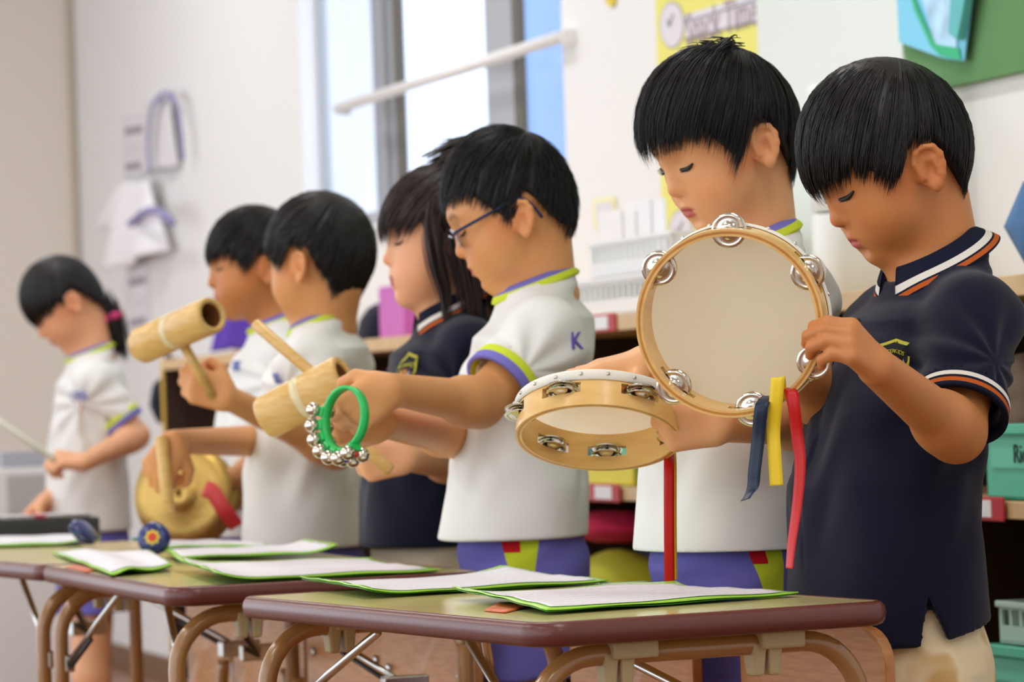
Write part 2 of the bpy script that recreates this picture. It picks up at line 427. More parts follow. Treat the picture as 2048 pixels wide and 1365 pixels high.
def camo():
    m = bpy.data.materials.new('cream camouflage'); m.use_nodes = True; nt = m.node_tree; b = nt.nodes['Principled BSDF']
    tc = nt.nodes.new('ShaderNodeTexCoord'); n = nt.nodes.new('ShaderNodeTexNoise'); n.inputs['Scale'].default_value = 16; n.inputs['Detail'].default_value = 1.5
    cr = nt.nodes.new('ShaderNodeValToRGB'); e = cr.color_ramp.elements; e[0].position = .40; e[0].color = lin((206, 172, 112)); e[1].position = .46; e[1].color = lin((232, 216, 178))
    x = e.new(.56); x.color = lin((226, 208, 168)); y = e.new(.60); y.color = lin((204, 196, 172))
    nt.links.new(tc.outputs['Object'], n.inputs['Vector']); nt.links.new(n.outputs['Fac'], cr.inputs['Fac']); nt.links.new(cr.outputs['Color'], b.inputs['Base Color']); b.inputs['Roughness'].default_value = .9
    return m
CAMO = camo()
def gym_cloth():
    m = PURP.copy(); m.name = 'violet shorts with lime and red panels'; nt = m.node_tree; bs = nt.nodes['Principled BSDF']
    at = nt.nodes.new('ShaderNodeAttribute'); at.attribute_name = 'panels'; sp = nt.nodes.new('ShaderNodeSeparateColor'); nt.links.new(at.outputs['Color'], sp.inputs['Color'])
    def gt(o):
        g = nt.nodes.new('ShaderNodeMath'); g.operation = 'GREATER_THAN'; g.inputs[1].default_value = .5; nt.links.new(o, g.inputs[0]); return g.outputs[0]
    m1 = nt.nodes.new('ShaderNodeMix'); m1.data_type = 'RGBA'; m1.inputs['A'].default_value = lin((190, 205, 48)); m1.inputs['B'].default_value = lin((196, 30, 40)); nt.links.new(gt(sp.outputs['Green']), m1.inputs['Factor'])
    m2 = nt.nodes.new('ShaderNodeMix'); m2.data_type = 'RGBA'; m2.inputs['A'].default_value = lin((106, 102, 178)); nt.links.new(m1.outputs['Result'], m2.inputs['B']); nt.links.new(gt(sp.outputs['Red']), m2.inputs['Factor'])
    nt.links.new(m2.outputs['Result'], bs.inputs['Base Color']); return m
GYM = gym_cloth()
SKIN_TAN = skin_mat('tanned skin', (196, 134, 78)); SKIN_FAIR = skin_mat('fair skin', (226, 174, 122)); SKIN_MID = skin_mat('warm skin', (216, 161, 104)); SKIN_PINK = skin_mat('rosy skin', (230, 178, 136))
SHOE = mat('white canvas shoe', (235, 235, 232), rough=.7); SOCK = mat('white sock', (240, 240, 238), rough=.9)

def head_ops(S, O, R, hs, nose=1.0, cheek=1.0, jaw=1.0):
    w = lambda x, y, z: O + hs * (R.T @ A(x if x < .04 else .04 + (x - .04) * .95, y, z))
    E = lambda c, r, k, mode='+', RR=None: S.ell(w(*c), A(r) * hs, R if RR is None else RR, k * hs, mode)
    C = lambda a, b, ra, rb, k, mode='+': S.cone(w(*a), w(*b), ra * hs, rb * hs, k * hs, mode)
    E((.005, 0, .040), (.0815, .0735, .078), 0)
    E((.026, 0, .002), (.058, .060, .070), .03)
    E((.040, 0, -.040), (.042, .044 * jaw, .036), .03)
    E((.066, 0, -.062), (.0155, .018, .0135), .022)
    for y in (-1, 1):
        E((.047, y * .033, -.020), (.031, .028 * cheek, .031), .02)
        C((.0800, y * .008, .044), (.068, y * .036, .043), .0070, .0075, .022)
    for y in (-1, 1):
        E((.0940, y * .031, .0245), (.0120, .0165, .0085), .016, '-')
        E((.0658, y * .0305, .0225), (.0145, .0155, .0125), .006)
    C((.080, 0, .030), (.0915, 0, -.001), .0068, .0080, .012)
    E((.0948, 0, -.0060), (.0085, .0088, .0078), .007)
    for y in (-1, 1): E((.0868, y * .0100, -.0092), (.0072, .0060, .0058), .005)
    for y in (-1, 1): E((.0925, y * .0048, -.0160), (.0030, .0022, .0024), .003, '-')
    E((.071, 0, -.032), (.0185, .025, .019), .014)
    up = [(.0795, -.0165, -.0352), (.0860, -.0085, -.0312), (.0890, -.003, -.0292), (.0884, 0, -.0300), (.0890, .003, -.0292), (.0860, .0085, -.0312), (.0795, .0165, -.0352)]
    for i in range(6): C(up[i], up[i + 1], .0030 if i == 0 else .0044, .0030 if i == 5 else .0044, .004)
    lo = [(.0790, -.0145, -.0365), (.0845, -.0075, -.0402), (.0870, 0, -.0413), (.0845, .0075, -.0402), (.0790, .0145, -.0365)]
    for i in range(4): C(lo[i], lo[i + 1], .0032 if i == 0 else .0052, .0032 if i == 3 else .0052, .004)
    ml = [(.0835, -.0178, -.0362), (.0905, -.009, -.0355), (.0932, 0, -.0352), (.0905, .009, -.0355), (.0835, .0178, -.0362)]
    for i in range(4): C(ml[i], ml[i + 1], .0013, .0013, .0025, '-')
    E((.0895, 0, -.0510), (.006, .012, .0045), .008, '-')
    for y in (-1, 1):        # ears: plate, rim, lobe, bowl
        e = lambda a, b, o=0: (.004 - a * 1.14, y * (.0700 + .30 * a + o + .0035), b * .88 + .001)
        E(e(.005, .002), (.018, .0042, .0235), .004, '+', _ear_rot(R, y))
        rim = [(-.0055, .004), (-.0065, .016), (-.001, .0265), (.008, .0295), (.0165, .024), (.0195, .012), (.0175, -.001), (.0125, -.012), (.006, -.021)]
        for i in range(len(rim) - 1): C(e(*rim[i], .0035), e(*rim[i + 1], .0035), .0036, .0036, .0025)
        E(e(.0035, -.0215, .002), (.0072, .0045, .0078), .004)
        E(e(.0045, .001, .0065), (.0075, .0065, .0105), .0035, '-')
        E(e(.0065, .0175, .0065), (.0075, .0042, .0055), .003, '-')
        E(e(-.0055, -.004, .004), (.0035, .0032, .0050), .003)
        C(e(.0125, .012, .004), e(.010, -.009, .004), .0024, .0026, .003)
def _ear_rot(R, y):
    a = math.radians(17) * y
    f, l, u = R; f2 = f * math.cos(a) - l * math.sin(a); return np.stack([f2, np.cross(u, f2), u])

def hand_ops(S, wrist, d, n, side, s=1.0, curl=(35, 65, 40), curls=None, spread=0.0, thumb='wrap', rw=.019):
    """palm, four unequal fingers and a thumb; d wrist to knuckles, n the way the palm looks, side +1 left hand, -1 right"""
    d = nrm(d); n = nrm(n - d * np.dot(n, d)); u = np.cross(n, d) * side; wrist = A(wrist)
    tips = []
    offs = (.0195, .0068, -.0062, -.0185); L = (.050, .052, .0495, .0445); fl = ((.026, .0165, .013), (.029, .0185, .014), (.027, .0175, .0135), (.021, .0135, .0115))
    for i in range(4):
        k0 = wrist + s * (u * offs[i] * .62 + d * .006); k1 = wrist + s * (u * offs[i] + d * L[i] - n * .001)
        S.cone(k0, k1, .0115 * s, .0092 * s, .008 * s)
    S.cone(wrist + s * (u * .012 + d * .012 + n * .006), wrist + s * (u * .017 + d * .030 + n * .007), .011 * s, .009 * s, .008 * s)
    for i in range(4):
        p = wrist + s * (u * offs[i] + d * L[i] - n * .001); cs = curls[i] if curls else curl; ang = 0; sp = spread * (1.5 - i)
        for j in range(3):
            ang += math.radians(cs[j]); dd = (d * math.cos(ang) + n * math.sin(ang)); dd = nrm(dd + u * math.sin(math.radians(sp)))
            q = p + dd * fl[i][j] * s; r0 = (.0082, .0074, .0066, .0056)[j] * s * (.9 if i == 3 else 1); r1 = (.0074, .0066, .0056)[j] * s * (.9 if i == 3 else 1)
            S.cone(p, q, r0, r1, .0022 * s if j else .004 * s); p = q
        tips.append(p)
    t0 = wrist + s * (d * .010 + u * .017 + n * .006)
    if thumb == 'wrap': seq = ((.026, .55, .55, .62), (.021, .75, .05, .66), (.017, .45, -.55, .70))
    elif thumb == 'along': seq = ((.026, .65, .62, .40), (.022, .92, .18, .30), (.018, .96, -.05, .25))
    elif thumb == 'out': seq = ((.026, .35, .85, .30), (.022, .55, .80, .15), (.018, .65, .75, .05))
    else: seq = thumb
    p = t0; rr = (.0112, .0092, .0080, .0066)
    for j, (l, cd, cu, cn) in enumerate(seq):
        q = p + nrm(d * cd + u * cu + n * cn) * l * s; S.cone(p, q, rr[j] * s, rr[j + 1] * s, .006 * s if j == 0 else .002 * s); p = q
    return tips

def ring_band(o, axis, fwd, rows, mats_idx, n=56, a0=0.0, a1=360.0, drop=None):
    """band swept round axis at o: rows of (radius fore-aft, radius sideways, height)"""
    ax = nrm(axis); f = nrm(fwd - ax * np.dot(fwd, ax)); l = np.cross(ax, f); mb = MB(); full = abs(a1 - a0) >= 359.9
    rings = []
    for r in rows:
        ring = []
        for k in range(n if full else n + 1):
            t = math.radians(a0 + (a1 - a0) * k / n); dz = drop(math.degrees(t), r) if drop else 0
            ring.append(A(o) + f * r[0] * math.cos(t) + l * r[1] * math.sin(t) + ax * (r[2] + dz))
        rings.append(ring)
    b = 0; N = len(rings[0])
    for r in rings: mb.v.extend(r)
    M = len(rings)
    for i in range(M):
        j = (i + 1) % M
        for k in range(N if full else N - 1):
            mb.f.append([i * N + k, i * N + (k + 1) % N, j * N + (k + 1) % N, j * N + k]); mb.m.append(mats_idx[i])
    if not full:
        mb.f.append([i * N for i in range(M)][::-1]); mb.m.append(mats_idx[0]); mb.f.append([i * N + N - 1 for i in range(M)]); mb.m.append(mats_idx[0])
    return mb

# ---- hair: a closed cap plus many tapered locks laid along arcs from the whorl to the hairline
def strand(mb_v, mb_f, pts, w, out):
    n = len(pts); b = len(mb_v)
    for i, p in enumerate(pts):
        d = nrm(pts[min(i + 1, n - 1)] - pts[max(i - 1, 0)]); o = nrm(out[i] - d * np.dot(out[i], d)); sd = np.cross(d, o)
        t = i / (n - 1); ww = w * (.55 + .45 * min(1, t * 5)) * (1 - max(0, (t - .45) / .55) ** 1.6 * .92)
        mb_v.extend([p + sd * ww, p - sd * ww, p + o * ww * .8])
    for i in range(n - 1):
        for k in range(3):
            mb_f.append((b + i * 3 + k, b + i * 3 + (k + 1) % 3, b + (i + 1) * 3 + (k + 1) % 3, b + (i + 1) * 3 + k))
def make_hair(parent, O, R, hs, line, n=1500, rad=(.0930, .0825, .094), c=(.004, 0, .036), down=(.17, .100), pole=(-.75, .12, 1), seed=1, w=.0011, lift=.004, jit=.06, spike=0.0, sweep=0.0, m=None, extra=None, short=0.0, capo=0.0, capf=.016):
    rng = np.random.RandomState(seed); w3 = lambda p: O + hs * (R.T @ p)
    cc = A(c); lphi = [q[0] for q in line]; lz = [q[1] for q in line]
    def rho(d):
        cz = rad[2] if d[2] > 0 else (down[0] + (down[1] - down[0]) * min(1, max(0, (.35 - d[0]) / .9)))
        return 1 / math.sqrt((d[0] / rad[0]) ** 2 + (d[1] / rad[1]) ** 2 + (d[2] / cz) ** 2)
    zl = lambda phi: float(np.interp(abs((phi + 180) % 360 - 180), lphi, lz))
    cache = {}
    def endd(phi, dz=0.0):
        key = (round(phi), round(dz * 500))
        if key in cache: return cache[key]
        z = zl(phi) + dz - c[2]; ca, sa = math.cos(math.radians(phi)), math.sin(math.radians(phi)); best = None
        for e in np.linspace(-80, 80, 65):
            ce, se = math.cos(math.radians(e)), math.sin(math.radians(e)); d = A(ca * ce, sa * ce, se); er = abs(rho(d) * se - z)
            if best is None or er < best[0]: best = (er, d)
        cache[key] = best[1]; return best[1]
    pd = nrm(pole)
    def slerp(e, t):
        om = math.acos(max(-1, min(1, float(pd @ e)))); return nrm((math.sin((1 - t) * om) * pd + math.sin(t * om) * e) / max(math.sin(om), 1e-4))
    # cap
    nu, nv = 72, 18; outer, inner = [], []
    for i in range(nu):
        phi = 360 * i / nu; e = endd(phi, .006 + capf * max(0, math.cos(math.radians(phi))) ** 2)
        for j in range(nv + 1):
            d = slerp(e, j / nv if j else .001); r = rho(d); f = 1 - .03 * (j == nv)
            outer.append(w3(cc + d * (r * f - .001 + capo))); inner.append(w3(cc + d * (r - .017)))
    V = outer + inner; F = []; id_ = lambda i, j, k=0: k * nu * (nv + 1) + (i % nu) * (nv + 1) + j
    for i in range(nu):
        for j in range(nv):
            F.append((id_(i, j), id_(i, j + 1), id_(i + 1, j + 1), id_(i + 1, j))); F.append((id_(i, j, 1), id_(i + 1, j, 1), id_(i + 1, j + 1, 1), id_(i, j + 1, 1)))
        F.append((id_(i, nv), id_(i, nv, 1), id_(i + 1, nv, 1), id_(i + 1, nv)))
    # locks
    clumps = rng.uniform(0, 360, 70); cj = rng.normal(0, 1, 70)
    for q in range(n):
        phi = rng.uniform(0, 360); ci = np.argmin(np.abs((clumps - phi + 180) % 360 - 180)); phi += .45 * ((clumps[ci] - phi + 180) % 360 - 180) * rng.uniform(0, 1)
        dz = cj[ci] * .004 + rng.normal(0, .0035) ; e = endd(phi, dz)
        t0 = rng.uniform(0.0, .86) ** 1.0; t1 = 1 + rng.normal(0, jit * .4) + cj[ci] * jit * .3
        if short: t1 = min(1.02, t0 + short * rng.uniform(.6, 1.2))
        t1 = max(t1, t0 + .12); ns = 8; pts, outs = [], []; ph2 = phi + sweep * 30
        e2 = endd(ph2, dz) if sweep else e; lf = rng.uniform(.2, 1) * lift; sp = spike * rng.uniform(0, 1) ** 2
        wob = rng.normal(0, .012, 2)
        for k in range(ns):
            t = t0 + (t1 - t0) * k / (ns - 1); s_ = k / (ns - 1); d = slerp(e if not sweep else nrm(e * (1 - s_) + e2 * s_), max(t, .02))
            d = nrm(d + A(-d[1], d[0], 0) * wob[0] * math.sin(3 * s_) )
            r = rho(d) - .0025 + lf * math.sin(min(1, s_ * 1.6) * math.pi * .5) * 1.0 + sp * s_ ** 2 - .003 * max(0, s_ - .75) * 4 * (t1 > .9 and not spike)
            pts.append(w3(cc + d * r)); outs.append(R.T @ d)
        strand(V, F, pts, w * rng.uniform(.7, 1.3), outs)
    if extra: extra(V, F, w3, R, rng, w)
    me = np.array(V); o = np_mesh('hair', me, np.array(F), m or HAIR, parent); return o
def lock(V, F, path, width, n, w, rng, R, w3, taper=.5):
    """a bundle of strands following a head-local path"""
    path = [A(p) for p in path]
    for q in range(n):
        o = rng.normal(0, 1, 3) * width * .5; s0 = rng.uniform(0, .35); pts, outs = [], []
        sp = smooth_path([w3(p + o * (1 - taper * (i / (len(path) - 1)) ** 2)) for i, p in enumerate(path)], 4)
        i0 = int(s0 * len(sp)); sp = sp[i0:max(i0 + 4, int(len(sp) * rng.uniform(.8, 1)))]
        for p in sp: pts.append(p); outs.append(R.T @ nrm(o + A(0, .01, 0)))
        strand(V, F, pts, w * rng.uniform(.8, 1.3), outs)

def lash_line(S, O, R, hs, y, name, parent, openz=.019, span=(-.0125, .0125), tilt=.10, th=.0012, drop=.0, lashes=9):
    """upper lash line laid on the lid with a few lashes"""
    w = lambda x, yy, z: O + hs * (R.T @ A(x, yy, z)); mb = MB(); pts = []; rs = []
    sy = 1 if y > 0 else -1
    for i in range(11):
        t = i / 10; yy = y + sy * (span[0] + (span[1] - span[0]) * t); z = openz - .0030 * math.sin(math.pi * t) + tilt * sy * (yy - y)
        q = S.march(w(.12, yy, z), -R[0], .09 * hs)
        if q is None: continue
        pts.append(q + R[0] * .0006 * hs); rs.append(th * hs * (.35 + .65 * math.sin(math.pi * min(1, .12 + t * .86))))
    if len(pts) < 4: return None
    mb.tube(pts, rs, 6)
    for i in range(lashes):
        k = int(2 + (len(pts) - 3) * i / max(1, lashes - 1)); p = pts[min(k, len(pts) - 1)]; o = (R[0] * .0055 + R[1] * sy * (i / lashes - .35) * .004 - R[2] * .0022) * hs
        mb.tube([p, p + o * .6, p + o - R[2] * -.0008 * hs], [.0005 * hs, .0004 * hs, .0001 * hs], 4)
    return mb.build(name, LASH, parent)

def kid(K):
    d = K['d']; hs = K['hs']; RH = heading(K['a'], K['pitch'], K.get('roll', 0)); RB = heading(K['ya']); skin = K['skin']
    ear = P(*K['ear'], d - .07); O = ear - RH.T @ A(.004, .073, 0) * hs
    NB = P(*K['nb'], d); F, Lf, U = RB; sw = K.get('sw', .100); bs = K.get('bs', 1.0)
    hemz = K['hem']; hip = A(NB[0], NB[1], 0) + F * K.get('hipx', .0); crotch = K.get('crotch', hemz - .08)
    h = K.get('h', .003); xo = K.get('xo', .0); rx, ry = K.get('rx', .088), K.get('ry', .118); bl = K.get('belly', .006)
    hip = hip + F * xo
    S = SDF(); head_ops(S, O, RH, hs, cheek=K.get('cheek', 1.), jaw=K.get('jaw', 1.))
    nk = O + hs * (RH.T @ A(-.016, 0, -.030)); NBs = NB - U * .01
    S.cone(nk, NBs, .044 * hs, .045 * bs, .02)
    S.prof(NB, RB, [(-.02, .034, .055, 0), (-.05, .05, .085, 0), (-.14, .062, .095, .7 * xo), (hemz - NB[2] + .05, .060, .085, xo), (hemz - NB[2] - .06, .060, .082, xo)], .03)
    arms = {}
    for side, nm in ((1, 'L'), (-1, 'R')):
        a = K[nm]; sh = NB + Lf * side * sw - U * .064 + F * a.get('sf', .0) + U * a.get('su', 0)
        el = P(a['el'][0], a['el'][1], d + a['el'][2]); wr = P(a['wr'][0], a['wr'][1], d + a['wr'][2])
        S.cone(sh, el, .030 * bs, .026 * bs, .03); S.cone(el, wr, .026 * bs, .0175 * bs, .014)
        mid = el * .84 + wr * .16; S.ell(mid, A(.0262, .0262, .0262) * bs, None, .02)
        hd = nrm(A(a['hd']) if 'hd' in a else wr - el); hn = A(a['hn'])
        arms[nm] = (sh, el, wr, hand_ops(S, wr, hd, hn, side, a.get('hs', 1.0), a.get('curl', (35, 65, 40)), a.get('curls'), a.get('spread', 0), a.get('thumb', 'wrap')))
    for side in (1, -1):
        hp = A(hip[0], hip[1], hemz - .03) + Lf * side * .052; kn = A(hip[0], hip[1], .27) + Lf * side * .055 + F * .012; an = A(hip[0], hip[1], .055) + Lf * side * .055 - F * .005
        S.cone(hp, kn, .047 * bs, .037 * bs, .02); S.cone(kn, an, .038 * bs, .026 * bs, .012); S.ell(kn * .6 + an * .4 - F * .010, (.032, .032, .07), None, .015)
        S.cone(an - U * .02, an - U * .025 + F * .10, .026, .020, .015)
    loc = (hip[0], hip[1], 0)
    V, Q_ = S.mesh(h); body = np_mesh('person', V, Q_, skin, None, loc)
    lv = ((V - O) / hs) @ RH.T; pg = np.zeros((len(V), 4), np.float32); pg[:, 3] = 1
    x, y, z = lv.T; front = (x > .05)
    zm = -.0353 - .0010 * (np.abs(y) / .017) ** 2
    lipu = np.clip(1.15 - ((y / .0185) ** 2 + ((z - zm - .0022) / .0042) ** 2), 0, 1) ; lipl = np.clip(1.2 - ((y / .016) ** 2 + ((z - zm + .0042) / .0054) ** 2), 0, 1)
    pg[:, 0] = np.clip(np.maximum(lipu, lipl) * 1.6, 0, 1) * front
    by = np.abs(y); bz = .0405 + .004 * np.sin(np.clip((by - .010) / .032, 0, 1) * math.pi) - .10 * np.clip(by - .034, 0, 1)
    pg[:, 1] = (.25 + K.get('brow', .8)) * front * np.clip(1.2 - ((z - bz) / .0048) ** 2, 0, 1) * np.clip((by - .009) / .006, 0, 1) * np.clip((.046 - by) / .010, 0, 1)
    pg[:, 2] = front * (.45 * np.exp(-((by - .04) ** 2 + (z + .014) ** 2) / .0003) + .5 * np.exp(-((by) ** 2 + (z + .006) ** 2) / .00012)) + .5 * np.exp(-((z) ** 2) / .0006) * (np.abs(by - .076) < .012)
    for nm in arms:
        for t in arms[nm][3]: pg[:, 2] = np.maximum(pg[:, 2], .8 * np.exp(-((V - t) ** 2).sum(1) / .00016))
    body.data.attributes.new('pigment', 'FLOAT_COLOR', 'POINT').data.foreach_set('color', pg.ravel())
    tag(body, K['label'], 'person', 'children playing instruments along the tables')
    # clothes
    t = K['top']; polo = t == 'polo'; na = nrm(U * 1.0 + F * K.get('cf', .50 if polo else .34)); co = NB + U * K.get('cu', .004) + F * K.get('cx', .006)
    T = SDF(); cm = NAVY if polo else WHITETEE
    zh = hemz - NB[2]
    T.prof(NB, RB, [(-.020, .044 * bs, .056 * bs, -.004), (-.040, .060 * bs, .088 * bs, -.004), (-.06, .072 * bs, .104 * bs, .3 * xo), (-.13, rx * .92, ry * .97, .75 * xo), (-.22, rx, ry, bl + xo), (zh + .06, rx * 1.03, ry * 1.02, bl + xo), (zh - .02, rx * K.get('flare', 1.08), ry * K.get('flare', 1.08) * .99, bl + xo + K.get('kick', 0))], .02)
    fy = nrm(F - na * np.dot(F, na)); RY = np.stack([fy, np.cross(na, fy), na])
    T.prof(co, RY, [(-.006, .049 * bs, .054 * bs, 0), (-.020, .052 * bs, .066 * bs, .004), (-.034, .046 * bs, .066 * bs, .014), (-.06, .022, .04, .03)], .022)
    cuffs = []
    for nm, side in (('L', 1), ('R', -1)):
        sh, el, wr, _ = arms[nm]; a = K[nm]; fr = a.get('sl', .68); e2 = sh + (el - sh) * fr
        r0, r1 = a.get('sr', (.042, .0375)); top = NB + Lf * side * .045 * bs - U * .036
        T.cone(top, sh - U * .002, .028 * bs, r0 * .95 * bs, .025); T.fcone(sh, e2 + nrm(el - sh) * .010, r0 * bs, r1 * bs, .022)
        cuffs.append((e2, nrm(el - sh), r1 * bs, side))
    wk = K.get('wk', .0042); ph = K.get('seed', 1) * 1.7
    def wr_fn(X, Y, Z):
        lx = (X - NB[0]) * F[0] + (Y - NB[1]) * F[1]; ly = (X - NB[0]) * Lf[0] + (Y - NB[1]) * Lf[1]; lz = Z - NB[2]
        out = 0
        for sd in (1, -1):      # folds fanning out below each armpit
            ax_, az_ = lx - .030, lz + .105; rr_ = np.sqrt(ax_ ** 2 + az_ ** 2); th_ = np.arctan2(az_, ax_)
            out = out + np.sin(8.5 * th_ + 14 * rr_ + ph * sd) * np.exp(-((rr_ - .075) / .060) ** 2) * np.clip(sd * ly * 18, 0, 1)
        fi = np.arctan2(ly, lx - xo); low = np.clip((-lz - .13) * 7, 0, 1)
        out = out + .75 * low * np.sin(6 * fi + 2.2 * np.sin(9 * lz + ph) + ph) * (.6 + .4 * np.sin(2 * fi + ph))
        out = out + .45 * np.sin(62 * (lz + .45 * lx * np.sign(ly)) + 2.5 * np.sin(5 * fi + ph)) * np.clip((-lz - .06) * 9, 0, 1) * np.exp(-((lz + .19) / .09) ** 2)
        return wk * out * np.clip((-lz - .02) * 16, 0, 1) * np.clip((lz - zh) * 14, .35, 1)
    T.wrinkle(wr_fn)
    T2 = T
    T2.cone(co + na * .06, co - na * .008, .052 * bs, .0455 * bs, .004, '-')
    hc = NB + U * zh
    T2.cut(hc + F * .0, -nrm(U + F * K.get('hemtilt', 0.0)))
    T2.prof(NB, RB, [(zh - .06, rx * .97, ry * .96, bl + xo), (zh + .010, rx * .92, ry * .91, bl + xo), (zh + .030, rx * .75, ry * .75, bl + xo)], .004, '-')
    if 'slit' in K:     # open side vent at the hem
        x0, y0, x1, y1, dz = K['slit']
        for q in range(7): T2.cone(P(x0, y0, dz + .012 * q), P(x1, y1, dz + .012 * q), .0012, .015, .0, '-')
    for e2, ax, r1, side in cuffs: T2.cyl(e2 - ax * .012, e2 + ax * .014, r1 * .88)
    V2, Q2 = T2.mesh(K.get('hc', h)); shirt = np_mesh('polo_shirt' if polo else 'gym_shirt', V2, Q2, cm, body)
    for e2, ax, r1, side in cuffs:
        rr = r1 * 1.03; th = .0028
        if polo:
            hts = (-.014, -.0115, -.0065, -.0035, .0015, .0045, .0055); ids = [0, 1, 0, 2, 0, 0]
            rows = [(rr, rr, z) for z in hts]; rows = [(rr + th, rr + th, z) for z in hts] + [(rr - th, rr - th, z) for z in hts[::-1]]; idx = ids + [0] + [0] * len(hts)
            ring_band(e2 + ax * .010, ax, U, rows, idx).build('sleeve_cuff', [NAVYRIB, STRW, STRO], shirt)
        else:
            hts = (-.012, -.010, -.001, .0085, .0100); ids = [0, 0, 1, 1]
            rows = [(rr + th, rr + th, z) for z in hts] + [(rr - th, rr - th, z) for z in hts[::-1]]; idx = ids + [1] + [0] * len(hts)
            ring_band(e2 + ax * .012, ax, U, rows, idx).build('sleeve_cuff', [LIME, LAV], shirt)
    if polo:
        seq = [(.0450, .0075, 0), (.0465, .0105, 0), (.0490, .0105, 0), (.0570, .0035, 0), (.0598, .0008, 1), (.0645, -.0042, 0), (.0660, -.0058, 2), (.0692, -.0094, 0), (.0702, -.0108, 0)]
        back = [(.0690, -.0118, 0), (.048, .004, 0), (.0440, .003, 0)]
        rows = [(r * bs * .96, r * bs * 1.06, z) for r, z, _ in seq + back]; idx = [q[2] for q in seq + back]
        drop = lambda tt, r: -.010 * max(0, math.cos(math.radians(tt))) ** 6 * ((r[0] / bs - .044) / .02) - .003 * abs(math.sin(math.radians(tt))) * ((r[0] / bs - .044) / .022)
        ring_band(co, na, F, rows, idx, 60, 16, 344, drop).build('collar', [NAVYRIB, STRW, STRO], shirt)
    else:
        seq = [(.0435, .0050, 0), (.0450, .0058, 0), (.0515, .0014, 0), (.0522, .0008, 1), (.0562, -.0042, 1), (.0567, -.0062, 1)]; back = [(.054, -.009, 0), (.043, .000, 0)]
        rows = [(r * bs * .98, r * bs * 1.06, z) for r, z, _ in seq + back]; idx = [0, 0, 0, 1, 1, 1, 0, 0]
        ring_band(co, na, F, rows, idx, 60, 0, 360, lambda tt, r: -.003 * abs(math.sin(math.radians(tt))) * ((r[0] / bs - .044) / .014)).build('neck_rib', [LAV, LIME], shirt)
    # shorts
    B = SDF(); sl = K.get('shl', .16); wz = hemz + .035
    B.prof(A(hip[0], hip[1], 0), RB, [(wz, rx * .86, ry * .86, bl * .5), (hemz - .02, rx * .95, ry * .93, bl * .5), (hemz - .075, rx * .98, ry * .96, .0)], .02)
    for side in (1, -1):
        a_ = A(hip[0], hip[1], hemz - .06) + Lf * side * .056; b_ = A(hip[0], hip[1], hemz - sl) + Lf * side * .062 + F * .008
        B.cone(a_, b_, .068 * bs, .074 * bs, .02); B.cone(b_, b_ - U * .1, .064 * bs, .07 * bs, .003, '-')
    B.cut(A(hip[0], hip[1], hemz - sl - .005), -U); B.wrinkle(lambda X, Y, Z: .0018 * np.sin(70 * ((X - hip[0]) * F[0] + (Y - hip[1]) * F[1]) + 40 * (Z - hemz) + 3 * np.sin(30 * Z)))
    V3, Q3 = B.mesh(max(h, .003)); so = np_mesh('shorts', V3, Q3, {'camo': CAMO, 'beige': BEIGE, 'gym': GYM}[K['short']], body)
    if K['short'] == 'gym':     # cloth panels let into the side seam
        lx = (V3 - A(hip[0], hip[1], 0)) @ F; ly = (V3 - A(hip[0], hip[1], 0)) @ Lf; lz = V3[:, 2] - hemz
        fx = (lx - .5 * bl) / rx; pc, pw_ = K.get('panel', (.08, .27)); top = np.clip(1 + lz / .085, 0, 1)
        pan = np.zeros((len(V3), 4), np.float32); pan[:, 0] = np.where(ly > 0, pw_ * top ** .7 - np.abs(fx - pc - .25 * lz), -1) * .5 + .5
        pan[:, 1] = np.clip(np.minimum(lz + .014, (fx - pc) * .1) * 6 + .5, 0, 1); pan[:, 3] = 1
        so.data.attributes.new('panels', 'FLOAT_COLOR', 'POINT').data.foreach_set('color', pan.ravel())
    for side in (1, -1):
        an = A(hip[0], hip[1], .055) + Lf * side * .055 - F * .005; mb = MB()
        rings = []
        for i, (fx, ww, hh) in enumerate(((-.040, .018, .030), (-.035, .028, .048), (0, .034, .062), (.04, .036, .046), (.08, .036, .036), (.105, .030, .028), (.115, .016, .016))):
            rings.append([A(an[0], an[1], .001) + F * fx + Lf * ww * math.cos(q) + U * (hh * .5 + hh * .5 * math.sin(q)) for q in np.linspace(0, 2 * math.pi, 16, endpoint=False)])
        mb.loft(rings); mb.build('shoe', SHOE, body)
    # face and hair
    for y in (.0305, -.0305): lash_line(S, O, RH, hs, y, 'eyelashes', body, **K.get('lash', {}))
    make_hair(body, O, RH, hs, **K['hair'])
    return dict(body=body, S=S, O=O, RH=RH, RB=RB, NB=NB, arms=arms, shirt=shirt, T=T2, hip=hip)
FL8 = [(0, .030), (30, .036), (46, .030), (57, .012), (64, .002), (70, .016), (78, .037), (106, .034), (114, .004), (122, -.020), (136, -.052), (160, -.064), (180, -.064)]
FL7 = [(0, .052), (20, .050), (40, .052), (52, .040), (61, .010), (66, -.002), (72, .018), (79, .038), (106, .034), (114, .004), (124, -.022), (138, -.048), (160, -.058), (180, -.058)]
KIDS = {}
def tufts(V, F, w3, R, rng, w):
    for y in np.linspace(-.04, .045, 8): lock(V, F, [(-.050 + rng.normal(0, .010), y, .118), (-.034, y * 1.05, .128), (-.014 + rng.normal(0, .008), y * 1.15 + rng.normal(0, .006), .1325 + rng.normal(0, .003))], .010, 16, w * 1.2, rng, R, w3, .3)
def add(k, **q):
    if not ONLY or k in ONLY: KIDS[k] = kid(q)
